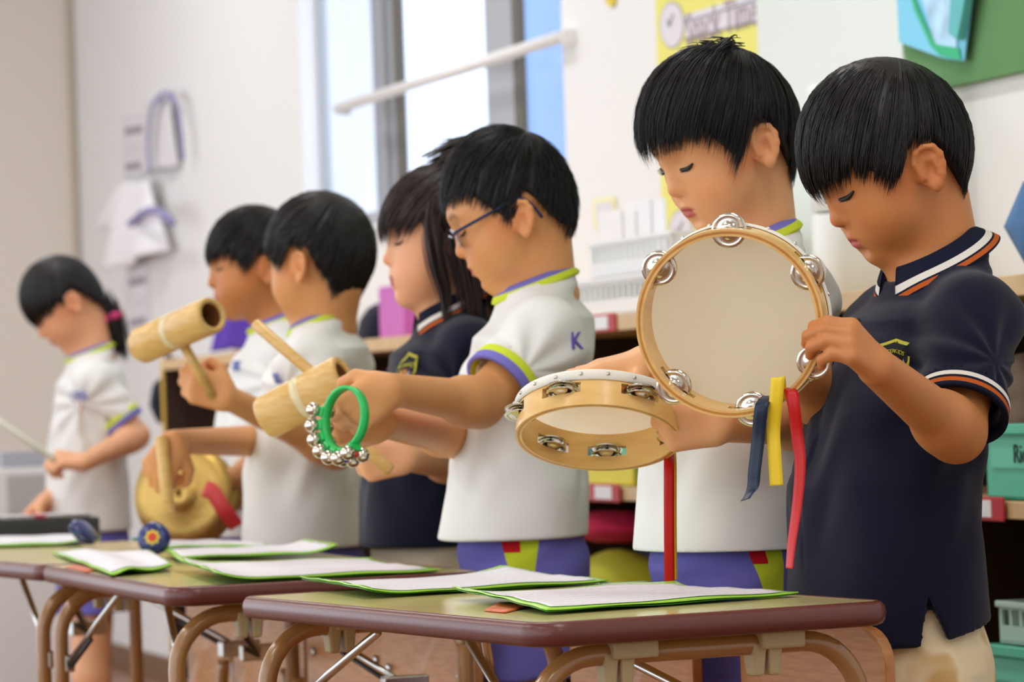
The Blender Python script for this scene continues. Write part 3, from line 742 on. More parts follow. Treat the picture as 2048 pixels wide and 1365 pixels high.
add('8', label='person in navy polo shirt looking down at a raised round tambourine', skin=SKIN_TAN, d=4.0, a=15, pitch=29, roll=-2, hs=.905, bs=1.03, ear=(1850, 346),
    ya=20, nb=(1872, 520), hem=.567, sw=.105, rx=.086, ry=.120, xo=.060, hemtilt=.22, slit=(1856, 1190, 1868, 1290, 3.86), top='polo', short='camo', h=.0022, hc=.0026, belly=.008, seed=8,
    L=dict(el=(1912, 866, -.19), wr=(1752, 734, -.349), hd=(-.60, -.57, .56), hn=(-.754, .598, -.295), hs=.86, sf=.012, curls=[(46, 42, 45), (47, 44, 45), (48, 46, 45), (50, 48, 45)], sl=.74, sr=(.043, .042)),
    R=dict(el=(1650, 800, .02), wr=(1560, 720, -.12), hd=(-.7, -.3, .5), hn=(-.5, -.8, 0), sl=.66),
    lash=dict(openz=.0175, span=(-.0135, .0135), tilt=.16, th=.0030), brow=.35,
    hair=dict(line=FL8, n=6000, seed=8, w=.00065, lift=.004, rad=(.0990, .0835, .101)))
add('7', label='person in white gym shirt holding a flat tambourine next to the raised one', skin=SKIN_FAIR, d=4.24, a=25, pitch=25, flare=1.13, panel=(.05, .20), roll=0, hs=.88, ear=(1520, 300),
    ya=18, nb=(1512, 478), hem=.636, sw=.100, rx=.088, ry=.115, xo=.036, top='tee', short='gym', h=.0022, hc=.0026, seed=7,
    L=dict(el=(1612, 842, -.12), wr=(1440, 850, -.25), hd=(-1, -.1, .02), hn=(.1, .9, .35), curls=[(70, 80, 40)] * 4, sl=.62),
    R=dict(el=(1420, 800, .10), wr=(1292, 724, -.22), hd=(-1, -.10, -.16), hn=(0, .1, -1), curl=(4, 12, 10), spread=5, thumb='out', sl=.62),
    lash=dict(openz=.0175, span=(-.0112, .0112), tilt=.14, th=.0030), brow=.55,
    hair=dict(line=FL7, n=6000, seed=17, w=.00065, lift=.006, jit=.10, spike=.006, rad=(.0985, .086, .102), extra=tufts))
add('6', label='person in white gym shirt and thin eyeglasses gripping the green jingle bells', skin=SKIN_MID, d=4.85, a=0, pitch=20, roll=0, flare=1.12, kick=.012, bs=1.03, hs=.87, ear=(1038, 445),
    ya=2, nb=(1078, 572), hem=.633, sw=.103, rx=.083, ry=.118, xo=.028, top='tee', short='gym', h=.0025, hc=.0028, seed=6,
    L=dict(el=(960, 808, -.17), wr=(780, 778, -.33), hd=(-.84, -.05, -.50), hn=(-.25, .9, -.1), curls=[(55, 75, 40)] * 4, sl=.56, sr=(.044, .040)),
    R=dict(el=(905, 868, -.03), wr=(768, 846, -.27), hd=(-.95, -.2, .1), hn=(.1, .9, .2), curls=[(60, 85, 45)] * 4, sl=.6),
    lash=dict(openz=.0175, th=.0016), brow=.5,
    hair=dict(line=[(0, .064), (20, .062), (40, .058), (58, .046), (72, .016), (80, .004), (86, .020), (92, .034), (108, .034), (118, .012), (130, -.016), (150, -.034), (180, -.036)], n=4500, seed=6, w=.0007, lift=.004, jit=.05, spike=.006, short=.35, rad=(.0925, .080, .107), down=(.15, .105)))
def long_hair(V, F, w3, R, rng, w):
    for s in (1, -1):
        lock(V, F, [(.030, s * .074, .085), (.040, s * .082, .040), (.036, s * .082, -.010), (.024, s * .078, -.06), (.020, s * .070, -.13)], .014, 90, w * 1.3, rng, R, w3)
        lock(V, F, [(.000, s * .082, .060), (-.006, s * .092, .0), (-.016, s * .088, -.06), (-.02, s * .075, -.15)], .022, 120, w * 1.3, rng, R, w3)
        lock(V, F, [(-.06, s * .070, .06), (-.075, s * .075, .0), (-.080, s * .068, -.07), (-.075, s * .055, -.17)], .030, 160, w * 1.3, rng, R, w3)
    lock(V, F, [(-.085, 0, .06), (-.100, 0, .0), (-.098, 0, -.07), (-.09, 0, -.18)], .045, 220, w * 1.3, rng, R, w3)
    for y in (-.03, 0, .03): lock(V, F, [(.010, y, .132), (-.03, y * .9, .150), (-.07, y * .7, .140), (-.10, y * .5, .10)], .026, 130, w * 1.3, rng, R, w3)
add('5', label='person with long dark brown hair in navy polo, standing behind the bespectacled person', skin=SKIN_PINK, d=5.32, a=11, pitch=0, roll=0, hs=.90, ear=(912, 505),
    ya=12, nb=(908, 612), hem=.612, sw=.098, rx=.088, ry=.115, xo=.036, top='polo', short='beige', h=.0034, seed=5,
    L=dict(el=(905, 922, -.10), wr=(812, 915, -.28), hd=(-.97, -.1, -.06), hn=(.1, .9, .3), curls=[(60, 85, 45)] * 4, sl=.66),
    R=dict(el=(800, 800, .06), wr=(722, 778, -.22), hd=(-.95, -.1, .1), hn=(.1, .6, -.6), curls=[(60, 85, 45)] * 4, sl=.66),
    lash=dict(openz=.019, th=.0018), brow=.4,
    hair=dict(line=[(0, .026), (25, .028), (42, .030), (54, .05), (66, .05), (80, .02), (100, -.02), (120, -.06), (150, -.07), (180, -.075)], n=1700, seed=5, w=.0013, lift=.005, rad=(.100, .088, .100), down=(.17, .16), m=HAIRB, extra=long_hair))
add('4', label='person in white gym shirt holding a bamboo tone block and a downward beater', skin=SKIN_MID, d=6.0, a=-32, pitch=6, roll=0, hs=.92, ear=(595, 540),
    ya=-12, nb=(648, 645), hem=.590, sw=.100, rx=.086, ry=.115, xo=.036, top='tee', short='gym', h=.0034, seed=4,
    L=dict(el=(672, 902, -.14), wr=(455, 796, -.28), hd=(-.90, -.1, .40), hn=(.15, .95, .1), curls=[(50, 80, 45)] * 4, sl=.56),
    R=dict(el=(560, 882, .06), wr=(348, 884, -.26), hd=(-.50, -.1, -.85), hn=(.2, .9, -.2), curls=[(55, 80, 45)] * 4, sl=.66),
    hair=dict(line=FL8, n=1600, seed=4, w=.0013, lift=.004, rad=(.0935, .085, .096)))
add('3', label='person in white gym shirt holding brass cymbals by a red strap', skin=SKIN_TAN, d=6.66, a=13, pitch=6, roll=0, hs=.90, ear=(530, 545),
    ya=12, nb=(560, 642), hem=.590, sw=.100, rx=.086, ry=.115, xo=.032, top='tee', short='gym', h=.0036, seed=3,
    L=dict(el=(505, 952, -.10), wr=(448, 962, -.30), hd=(-.95, -.1, -.1), hn=(.1, .9, -.3), curls=[(60, 85, 45)] * 4, sl=.66),
    R=dict(el=(520, 960, .10), wr=(462, 1005, -.16), hd=(-.8, -.2, .1), hn=(.1, -.9, 0), curls=[(60, 85, 45)] * 4, sl=.66),
    lash=dict(openz=.019, th=.0018),
    hair=dict(line=FL8, n=1400, seed=3, w=.0013, lift=.004))
def pony(V, F, w3, R, rng, w):
    lock(V, F, [(-.070, 0, -.040), (-.050, 0, -.085), (-.030, 0, -.125), (-.006, 0, -.175)], .022, 260, w * 1.3, rng, R, w3, .3)
K1 = add('1', label='person with black ponytail in white gym shirt holding a pale glockenspiel mallet', skin=SKIN_PINK, d=8.2, a=11, pitch=40, roll=0, hs=.90, ear=(145, 612),
    ya=8, nb=(184, 706), hem=.562, sw=.100, rx=.082, ry=.115, xo=.012, top='tee', short='gym', h=.0038, seed=2,
    L=dict(el=(272, 872, -.10), wr=(168, 926, -.26), hd=(-.95, -.15, .15), hn=(.1, .5, -.8), curls=[(50, 80, 45)] * 4, sl=.60),
    R=dict(el=(140, 960, .10), wr=(98, 1000, -.06), hd=(-.6, -.2, -.7), hn=(.1, -.5, -.6), sl=.66),
    lash=dict(openz=.0175, th=.0018),
    hair=dict(line=[(0, .020), (30, .022), (48, .020), (60, .030), (78, .014), (86, .030), (106, .030), (116, .0), (140, -.050), (180, -.066)], n=1500, seed=2, w=.0014, lift=.002, down=(.17, .13), extra=pony))
if '1' in KIDS:
    k = KIDS['1']; o = k['O'] + .9 * (k['RH'].T @ A(-.052, 0, -.080)); ax = k['RH'].T @ nrm(A(.45, 0, -1))
    e = basis(ax); MB().tube([o + (e[1] * math.cos(q) + e[2] * math.sin(q)) * .017 for q in np.linspace(0, 2 * math.pi, 20, endpoint=False)], .0085, 10, closed=True).build('hair_tie', mat('pink hair tie', (236, 70, 140), rough=.8), k['body'])

# ---- marks and buttons on the clothes, laid on the cloth itself
def cloth_point(k, px, py, d0):
    r = ray(px, py); r = r / np.linalg.norm(r); s0 = P(px, py, d0); return k['T'].march(s0, r, .6, 600)
def cloth_normal(k, p, e=.004):
    g = A([k['T'].at(p + A(*v) * e)[0] - k['T'].at(p - A(*v) * e)[0] for v in ((1, 0, 0), (0, 1, 0), (0, 0, 1))]); return nrm(g)
def on_cloth(k, px, py, d0):
    p = cloth_point(k, px, py, d0)
    if p is None: return None
    n = cloth_normal(k, p); u = nrm(A(0, 0, 1) - n * n[2]); return p, n, nrm(np.cross(u, n)), u
def drape(k, p, n, e1, e2, pts, off):
    """flat pattern points pressed onto the cloth around p"""
    out = []
    for a, b_ in pts:
        q = p + e1 * a + e2 * b_; h = k['T'].march(q + n * .03, -n, .07, 90); out.append((h if h is not None else q) + n * off)
    return out
BADGE_Y = mat('yellow embroidery', (186, 180, 52), rough=.8); BADGE_B = mat('dark badge cloth', (20, 26, 30), rough=.9); BADGE_T = mat('tan embroidery', (188, 142, 66), rough=.8); BADGE_R = mat('rust embroidery', (130, 58, 34), rough=.8); BADGE_G = mat('grey embroidery', (176, 172, 186), rough=.8)
def shield(w, h, n=6):
    """outline of the crest"""
    pt = [(0, .50), (.26, .44), (.50, .40), (.50, .05), (.44, -.20), (.26, -.40), (0, -.52), (-.26, -.40), (-.44, -.20), (-.50, .05), (-.50, .40), (-.26, .44)]
    return [(a * w, b_ * h) for a, b_ in pt]
def patch(k, fr, pts, off, name, m, parent):
    p, n, e1, e2 = fr; N = len(pts); cx, cy = sum(a for a, _ in pts) / N, sum(b_ for _, b_ in pts) / N
    rs = [drape(k, p, n, e1, e2, [(cx + (a - cx) * f, cy + (b_ - cy) * f) for a, b_ in pts], off) for f in ((.02, .35, .7, 1) if max(abs(a) for a, _ in pts) > .008 else (.02, 1))]
    rs.append([x - n * (off + .001) for x in rs[-1]]); mb = MB().loft(rs[::-1], caps=True)
    return mb.build(name, m, parent, smooth=False)
def badge(k, px, py, d0, w, h, text):
    fr = on_cloth(k, px, py, d0)
    if fr is None: return
    p, n, e1, e2 = fr; bd = patch(k, fr, shield(w * 1.0, h * 1.0), .0008, 'crest_badge', BADGE_Y, k['shirt'])
    patch(k, fr, shield(w * .86, h * .86), .0016, 'crest_field', BADGE_B, bd)
    circ = lambda cx, cy, r, m=14: [(cx + r * math.cos(q), cy + r * math.sin(q)) for q in np.linspace(0, 2 * math.pi, m, endpoint=False)]
    patch(k, fr, circ(0, -.06 * h, .23 * w), .0023, 'round_motif', BADGE_R, bd)
    for s_ in (-1, 1):
        patch(k, fr, circ(s_ * .115 * w, -.07 * h, .115 * w), .0030, 'ring_motif', BADGE_T, bd); patch(k, fr, circ(s_ * .115 * w, -.07 * h, .035 * w), .0037, 'dot_motif', BADGE_B, bd)
    patch(k, fr, [(.24 * w, -.10 * h), (.36 * w, -.10 * h), (.30 * w, .04 * h)], .0024, 'triangle_motif', BADGE_G, bd); patch(k, fr, [(.26 * w, -.13 * h), (.34 * w, -.13 * h), (.33 * w, -.21 * h), (.27 * w, -.21 * h)], .0024, 'square_motif', BADGE_G, bd)
    N = len(text)
    for i, ch in enumerate(text):
        t = (i + .5) / N - .5; x = t * .76 * w; y = .235 * h - .36 * h * t * t; q = drape(k, p, n, e1, e2, [(x, y)], .0026)[0]; a = -t * .55
        text_mesh('letter', ch, .135 * h, q, e1 * math.cos(a) + e2 * math.sin(a), e2 * math.cos(a) - e1 * math.sin(a), BADGE_Y, bd, .0002)
if '8' in KIDS:
    k = KIDS['8']; badge(k, 1790, 722, 3.5, .034, .042, 'KINDERKIDS')
    for px, py in ((1747, 580), (1712, 648)):
        fr = on_cloth(k, px, py, 3.4)
        if fr: MB().lathe(fr[0], fr[1], [(.0001, .0030), (.0022, .0030), (.0030, .0036), (.0052, .0034), (.0056, .0018), (.0056, -.001)], 20).build('button', mat('black button', (18, 20, 28), rough=.3), k['shirt'])
    pl = [cloth_point(k, 1763 - 15 * i, 560 + 26 * i, 3.4) for i in range(9)]; pl = [q for q in pl if q is not None]
    if len(pl) > 3: MB().tube(smooth_path(pl, 4), .0011, 6).build('placket_seam', NAVY, k['shirt'])
if '5' in KIDS: badge(KIDS['5'], 808, 746, 4.9, .040, .052, 'KINDERKIDS')
def mark(kk, px, py, d0, txt, size, m, name='chest_print'):
    if kk not in KIDS: return
    fr = on_cloth(KIDS[kk], px, py, d0)
    if fr: text_mesh(name, txt, size, fr[0] + fr[1] * .0012, fr[2], fr[3], m, KIDS[kk]['shirt'], .0012)
PRB = mat('blue print', (120, 130, 200), rough=.8); PRP = mat('pink print', (214, 150, 150), rough=.8)
mark('4', 556, 758, 5.6, 'KK', .024, PRB); mark('3', 474, 733, 6.2, 'KK', .024, PRB); mark('1', 158, 793, 7.8, 'KIDS', .028, PRB); mark('1', 150, 815, 7.8, '[    ]', .030, PRP); mark('6', 1152, 684, 4.4, 'K', .030, mat('violet print', (110, 96, 190), rough=.8), 'back_print')
# ---- eyeglasses of the person at the second table
if '6' in KIDS:
    k = KIDS['6']; O, RH, hs = k['O'], k['RH'], .87; w3 = lambda x, y, z: O + hs * (RH.T @ A(x, y, z))
    FRM = mat('navy metal frame', (34, 44, 84), rough=.3, metal=.5); SIL = mat('silver rim', (190, 200, 214), rough=.2, metal=.9)
    lensm = bpy.data.materials.new('spectacle lens'); lensm.use_nodes = True; nt = lensm.node_tree; nt.nodes.remove(nt.nodes['Principled BSDF']); tr = nt.nodes.new('ShaderNodeBsdfTransparent'); gl = nt.nodes.new('ShaderNodeBsdfGlossy'); gl.inputs['Roughness'].default_value = .05
    fz = nt.nodes.new('ShaderNodeFresnel'); mx = nt.nodes.new('ShaderNodeMixShader'); nt.links.new(fz.outputs[0], mx.inputs[0]); nt.links.new(tr.outputs[0], mx.inputs[1]); nt.links.new(gl.outputs[0], mx.inputs[2]); nt.links.new(mx.outputs[0], nt.nodes['Material Output'].inputs['Surface'])
    ol = lambda y, r=1.0: [w3(.0985 - .012 * ((abs(y) + .0 - .0) / .05) ** 2 - .003 * abs(math.cos(q)) + .0015 * math.sin(q), y + .0215 * r * math.copysign(abs(math.cos(q)) ** .7, math.cos(q)), .014 + .0135 * r * math.copysign(abs(math.sin(q)) ** .75, math.sin(q))) for q in np.linspace(0, 2 * math.pi, 32, endpoint=False)]
    br = MB().tube(smooth_path([w3(.097, .0095, .018), w3(.0995, .003, .021), w3(.0995, -.003, .021), w3(.097, -.0095, .018)], 5), .0013, 8).build('eyeglasses', SIL, k['body']); br['label'] = 'thin eyeglasses with navy temples'
    for y in (.031, -.031):
        o_ = ol(y); MB().tube(o_, .0011, 8, closed=True).build('rim', SIL, br); mb = MB(); mb.v = [sum(o_) / len(o_)] + o_; mb.f = [[0, i + 1, (i + 1) % 32 + 1] for i in range(32)]; mb.m = [0] * 32; mb.build('lens', lensm, br)
        s_ = 1 if y > 0 else -1; MB().tube(smooth_path([w3(.0935, s_ * .053, .019), w3(.086, s_ * .0665, .0205), w3(.04, s_ * .0755, .026), w3(-.004, s_ * .0795, .031), w3(-.020, s_ * .0800, .018), w3(-.028, s_ * .0800, -.006)], 6), .0020, 8, flat=1.0).build('temple', FRM, br)
# ------------------------------------------------------------ materials of the things
LAMI = mat('olive laminate', (212, 198, 134), rough=.16, spec=.5, var=.05, vscale=9)
VINYL = mat('maroon vinyl edge', (98, 48, 42), rough=.32, spec=.5, bump=.1, bscale=300)
TUBE = mat('tan enamelled tube', (160, 116, 66), rough=.25, spec=.6, coat=.3)
PLAST = mat('beige plastic', (182, 166, 122), rough=.45)
CHROME = mat('brushed steel', (205, 205, 200), rough=.22, metal=1.0)
BLACKM = mat('black rod', (24, 23, 22), rough=.4)
PLY = wood('beech plywood', (196, 136, 72), (216, 160, 96), scale=9, axis=(3, 3, 26))
PLYE = wood('plywood edge', (150, 92, 44), (196, 138, 78), scale=30, axis=(1, 1, 1))
HOOPW = wood('pale maple hoop', (226, 178, 100), (238, 198, 122), scale=10, axis=(2, 2, 8), rough=.35, coat=.3)
HOOPD = wood('amber ply', (186, 122, 44), (204, 142, 60), scale=14, axis=(3, 3, 6), rough=.35, coat=.3)
HOOPL = wood('light ply', (222, 174, 100), (236, 194, 122), scale=14, axis=(3, 3, 6), rough=.35, coat=.3)
DRUMSKIN = mat('cream drum skin', (250, 240, 212), rough=.6, var=.03, vscale=14)
nt = DRUMSKIN.node_tree; tl = nt.nodes.new('ShaderNodeBsdfTranslucent'); tl.inputs['Color'].default_value = lin((252, 240, 212)); mxs = nt.nodes.new('ShaderNodeMixShader'); mxs.inputs[0].default_value = .6
nt.links.new(nt.nodes['Principled BSDF'].outputs[0], mxs.inputs[1]); nt.links.new(tl.outputs[0], mxs.inputs[2]); nt.links.new(mxs.outputs[0], nt.nodes['Material Output'].inputs['Surface'])
SKINRIM = mat('white skin rim', (236, 234, 220), rough=.5)
JING = mat('nickel jingle', (214, 208, 192), rough=.13, metal=1.0)
def ribbon_mat(n, c): return mat(n, c, rough=.4, spec=.4, bump=.15, bscale=900)
BAMB = wood('pale bamboo', (210, 168, 92), (226, 188, 116), scale=8, axis=(6, 6, 30), rough=.4, coat=.2)
BAMBIN = mat('bamboo bore', (120, 72, 30), rough=.7)
BRASS = mat('hammered brass', (190, 156, 88), rough=.42, metal=1.0, bump=.5, bscale=60)
GREENP = mat('green plastic ring', (38, 196, 96), rough=.3, spec=.5)
LEATH = mat('red leather strap', (190, 44, 44), rough=.5)
FOLD = mat('lime plastic folder', (170, 232, 78), rough=.25, spec=.5)
FOLDD = mat('deep green folder', (52, 142, 26), rough=.3)
def paper_mat():
    m = bpy.data.materials.new('printed paper'); m.use_nodes = True; nt = m.node_tree; b = nt.nodes['Principled BSDF']
    uv = nt.nodes.new('ShaderNodeAttribute'); uv.attribute_name = 'sheet_uv'; sx = nt.nodes.new('ShaderNodeSeparateXYZ'); nt.links.new(uv.outputs['Vector'], sx.inputs[0])
    wv = nt.nodes.new('ShaderNodeMath'); wv.operation = 'MULTIPLY'; wv.inputs[1].default_value = 14; nt.links.new(sx.outputs['Y'], wv.inputs[0])
    fr = nt.nodes.new('ShaderNodeMath'); fr.operation = 'FRACT'; nt.links.new(wv.outputs[0], fr.inputs[0])
    gt = nt.nodes.new('ShaderNodeMath'); gt.operation = 'GREATER_THAN'; gt.inputs[1].default_value = .72; nt.links.new(fr.outputs[0], gt.inputs[0])
    n = nt.nodes.new('ShaderNodeTexNoise'); n.inputs['Scale'].default_value = 90; nt.links.new(uv.outputs['Vector'], n.inputs['Vector'])
    g2 = nt.nodes.new('ShaderNodeMath'); g2.operation = 'GREATER_THAN'; g2.inputs[1].default_value = .47; nt.links.new(n.outputs['Fac'], g2.inputs[0])
    mu = nt.nodes.new('ShaderNodeMath'); mu.operation = 'MULTIPLY'; nt.links.new(gt.outputs[0], mu.inputs[0]); nt.links.new(g2.outputs[0], mu.inputs[1])
    m2 = nt.nodes.new('ShaderNodeMath'); m2.operation = 'MULTIPLY'; m2.inputs[1].default_value = .35; nt.links.new(mu.outputs[0], m2.inputs[0])
    mx = nt.nodes.new('ShaderNodeMix'); mx.data_type = 'RGBA'; mx.inputs['A'].default_value = lin((238, 236, 242)); mx.inputs['B'].default_value = lin((120, 120, 130))
    nt.links.new(m2.outputs[0], mx.inputs['Factor']); nt.links.new(mx.outputs['Result'], b.inputs['Base Color']); b.inputs['Roughness'].default_value = .55
    return m
PAPER = paper_mat()
WHITEP = mat('white plastic', (236, 236, 234), rough=.4)
TZ = .603

# ------------------------------------------------------------ tables
TABLES = {}
def table(key, N, L, R, label, F=None):
    N, L, R = A(N), A(L), A(R); F = L + R - N if F is None else A(F)
    c = (N + L + R + F) / 4; t = root('folding_table', (c[0], c[1], 0), label, 'table', 'folding tables in a row')
    cor = [N[:2], R[:2], F[:2], L[:2]]
    ar = sum(cor[i][0] * cor[(i + 1) % 4][1] - cor[(i + 1) % 4][0] * cor[i][1] for i in range(4))
    if ar < 0: cor = cor[::-1]
    o1 = rounded(cor, .03, -.0045); mb = MB(); n = len(o1)
    for z in (TZ - .018, TZ): mb.v.extend([A(p[0], p[1], z) for p in o1])
    mb.f = [list(range(n))[::-1], list(range(n, 2 * n))] + [[i, (i + 1) % n, n + (i + 1) % n, n + i] for i in range(n)]; mb.m = [0] * len(mb.f)
    mb.build('tabletop', LAMI, t, smooth=False)
    prof = [(-.0045, TZ - .0004), (-.003, TZ + .0008), (.0005, TZ - .0006), (.0035, TZ - .0045), (.0045, TZ - .010), (.0035, TZ - .0165), (.0005, TZ - .0205), (-.004, TZ - .022), (-.012, TZ - .022), (-.012, TZ - .0195)]
    rings = [[A(p[0], p[1], z) for p in rounded(cor, .03, off)] for off, z in prof]
    MB().loft(rings + [rings[0]], caps=False).build('edge_band', VINYL, t)
    for a, b, inn in ((N, R, L - N), (L, F, N - L)):        # a bent tube under each short end
        e = nrm(b - a); i_ = nrm(inn); a2 = A(a[0], a[1], 0) + i_ * .045 + e * .012; b2 = A(b[0], b[1], 0) + i_ * .045 - e * .012; zt = TZ - .034; r = .062; pts = [a2 + A(0, 0, .012), a2 + A(0, 0, zt - r)]
        for k in range(1, 8):
            q = math.pi / 2 * k / 8; pts.append(a2 + e * r * (1 - math.cos(q)) + A(0, 0, zt - r + r * math.sin(q)))
        pts += [a2 + e * r + A(0, 0, zt), b2 - e * r + A(0, 0, zt)]
        for k in range(1, 8):
            q = math.pi / 2 * k / 8; pts.append(b2 - e * r * (1 - math.sin(q)) + A(0, 0, zt - r + r * math.cos(q)))
        pts += [b2 + A(0, 0, zt - r), b2 + A(0, 0, .012)]
        lf = MB().tube(pts, .0098, 14).build('leg_frame', TUBE, t)
        for w in (a2, b2): MB().lathe(w, A(0, 0, 1), [(.001, 0), (.013, 0), (.013, .02), (.0098, .026)], 12).build('foot_cap', PLAST, lf)
        ln = float(np.linalg.norm(b2 - a2)); fr = np.cross(A(0, 0, 1), e)
        for f in (.27, .72):
            p = a2 + e * ln * f + A(0, 0, zt); mb = MB()
            mb.box(p + e * .006 + A(0, 0, .0035), (.046, .034, .016), (e, fr, A(0, 0, 1)))
            for s_ in (-1, 1): mb.box(p - e * .008 + e * s_ * .0085 + A(0, 0, -.014), (.0155, .022, .030), (e * s_, fr * s_, A(0, 0, -1)), taper=.72)
            mb.build('tube_clip', PLAST, t, smooth=False, bevel=.0025)
    for a, b in ((N, L), (R, F)):                           # folding stays
        e = nrm(b - a); inn = nrm((R - N) if a is N else (N - R)) * (1 if a is N else 4)
        for s0, s1 in ((.045, .36), (-.045, -.36)):
            base = a if s0 > 0 else b; q0 = A(base[0], base[1], .475) + e * s0 + inn * .022; q1 = A(base[0], base[1], TZ - .030) + e * s1 * .75 + inn * .05
            st = MB().tube([q0, q1], .0046, 10).build('folding_stay', CHROME, t)
            off = A(0, 0, -.0085); MB().tube([q0 * .96 + q1 * .04 + off, q0 * .55 + q1 * .45 + off], .0030, 8).build('stay_rod', BLACKM, st)
            MB().box(q0, (.02, .014, .022), (e, inn, A(0, 0, 1))).build('stay_bracket', CHROME, st, smooth=False, bevel=.002)
    TABLES[key] = (N, L, R, F); return t
N1, L1, R1 = Q(1077, 1249, TZ), Q(478, 1194, TZ), Q(1783, 1203, TZ)
table('1', N1, L1, R1, 'folding table with olive top and maroon edge nearest the raised tambourine')
N2, L2, R2 = Q(344, 1177, TZ), Q(87, 1132, TZ), Q(964, 1144, TZ)
table('2', N2, L2, R2, 'folding table with olive top carrying the two navy castanets')
N3 = L2 + nrm(L2 - N2) * .016; L3 = N3 + nrm(nrm(L2 - N2) + A(-.10, -.05, 0)) * .80; R3 = N3 + (R2 - N2)
table('3', N3, L3, R3, 'folding table with olive top carrying the glockenspiel')

def folder(pix, label, base=TZ, lift=None, border=(.035, .05), paper=True, m=FOLD, k=14):
    """a curled plastic folder with a printed sheet; pix are the pixels of its corners on the table"""
    c = [Q(p[0], p[1], base + .002) for p in pix]; ctr = sum(c) / 4
    t = root('music_folder', ctr, label, 'folder', 'green music folders on the tables')
    def srf(u, v, dz=0):
        p = c[0] * (1 - u) * (1 - v) + c[1] * u * (1 - v) + c[2] * u * v + c[3] * (1 - u) * v
        z = base + .0042 + .0012 * math.sin(7 * u + 3 * v) ** 2 + .0010 * math.sin(11 * v - 4 * u) ** 2 + (lift(u, v) if lift else 0)
        return A(p[0], p[1], z + dz)
    # u runs from the near corner along the bottom edge
    MB().grid(srf, 30, 20, 0, .0012).build('cover', m, t)
    MB().grid(lambda u, v: srf(.006 + .988 * u, .01 + .98 * v, -.0022 + .0006 * math.sin(9 * u)), 24, 12, 0, .0008).build('back_cover', FOLDD if m is FOLD else m, t)
    if paper:
        bu, bv = border; o = MB().grid(lambda u, v: srf(bu + (1 - 2 * bu) * u, bv + (1 - 2 * bv) * v, .0011), 30, 20, 0, .0004).build('paper', PAPER, t)
        n = len(o.data.vertices); at = o.data.attributes.new('sheet_uv', 'FLOAT_VECTOR', 'POINT'); uv = [((i / 30), (j / 20), 0) for i in range(31) for j in range(21)]; uv = (uv * 2)[:n]
        at.data.foreach_set('vector', np.array(uv, np.float32).ravel())
    return t
ed = lambda x, w: max(0.0, 1 - x / w) ** 2
folder([(1092, 1228), (1597, 1191), (1352, 1178), (906, 1197)], 'green folder with printed sheet nearest to the navy polo wearer by the table corner', lift=lambda u, v: .007 * ed(u, .25) * (.3 + v) + .005 * ed(1 - v, .2) * u)
folder([(735, 1196), (1218, 1166), (1062, 1152), (600, 1173)], 'green folder with printed sheet and curled far corner beside the table edge', lift=lambda u, v: .008 * ed(u, .2) + .011 * ed(1 - v, .45) * ed(abs(u - .88), .24))
folder([(434, 1168), (880, 1144), (742, 1128), (350, 1140)], 'green folder with printed sheet in front of the bespectacled person', lift=lambda u, v: .011 * ed(u, .22) + .005 * ed(1 - v, .3))
folder([(224, 1153), (345, 1141), (300, 1110), (102, 1108)], 'green folder with rumpled sheet under the two navy castanets', lift=lambda u, v: .004 * math.sin(5 * u + 3) ** 2)
folder([(352, 1124), (676, 1113), (610, 1101), (330, 1108)], 'green folder with a lifted dark green flap behind the folder before the bespectacled person', lift=lambda u, v: .010 * ed(1 - u, .25) + .003)
folder([(330, 1102), (545, 1100), (470, 1090), (290, 1091)], 'narrow green folder against the belly of the tone block player', lift=lambda u, v: .003)
folder([(-110, 1098), (160, 1090), (190, 1074), (-40, 1078)], 'green folder with white sheet in front of the glockenspiel', lift=lambda u, v: .004 * ed(1 - u, .3))
def slip(pix, name, label, cat, m, base=TZ):
    c = [Q(p[0], p[1], base + .001) for p in pix]; MBg = MB().grid(lambda u, v: c[0] * (1 - u) * (1 - v) + c[1] * u * (1 - v) + c[2] * u * v + c[3] * (1 - u) * v + A(0, 0, .0006), 6, 4, 0, .001)
    ctr = sum(c) / 4; return tag(MBg.build(name, m, None, loc=ctr), label, cat)
slip([(1222, 1180), (1330, 1172), (1290, 1164), (1200, 1168)], 'name_card', 'pale green card lying between the two folders at the table rim', 'card', mat('pale green card', (168, 200, 140), rough=.3))
slip([(968, 1222), (1010, 1226), (1085, 1208), (1000, 1206)], 'name_card', 'orange and red sticker half under the folder by the table corner', 'card', mat('orange sticker', (206, 96, 42), rough=.4))
slip([(130, 1136), (176, 1146), (200, 1138), (150, 1130)], 'name_card', 'orange sticker beside the rumpled folder', 'card', mat('orange sticker', (206, 96, 42), rough=.4))

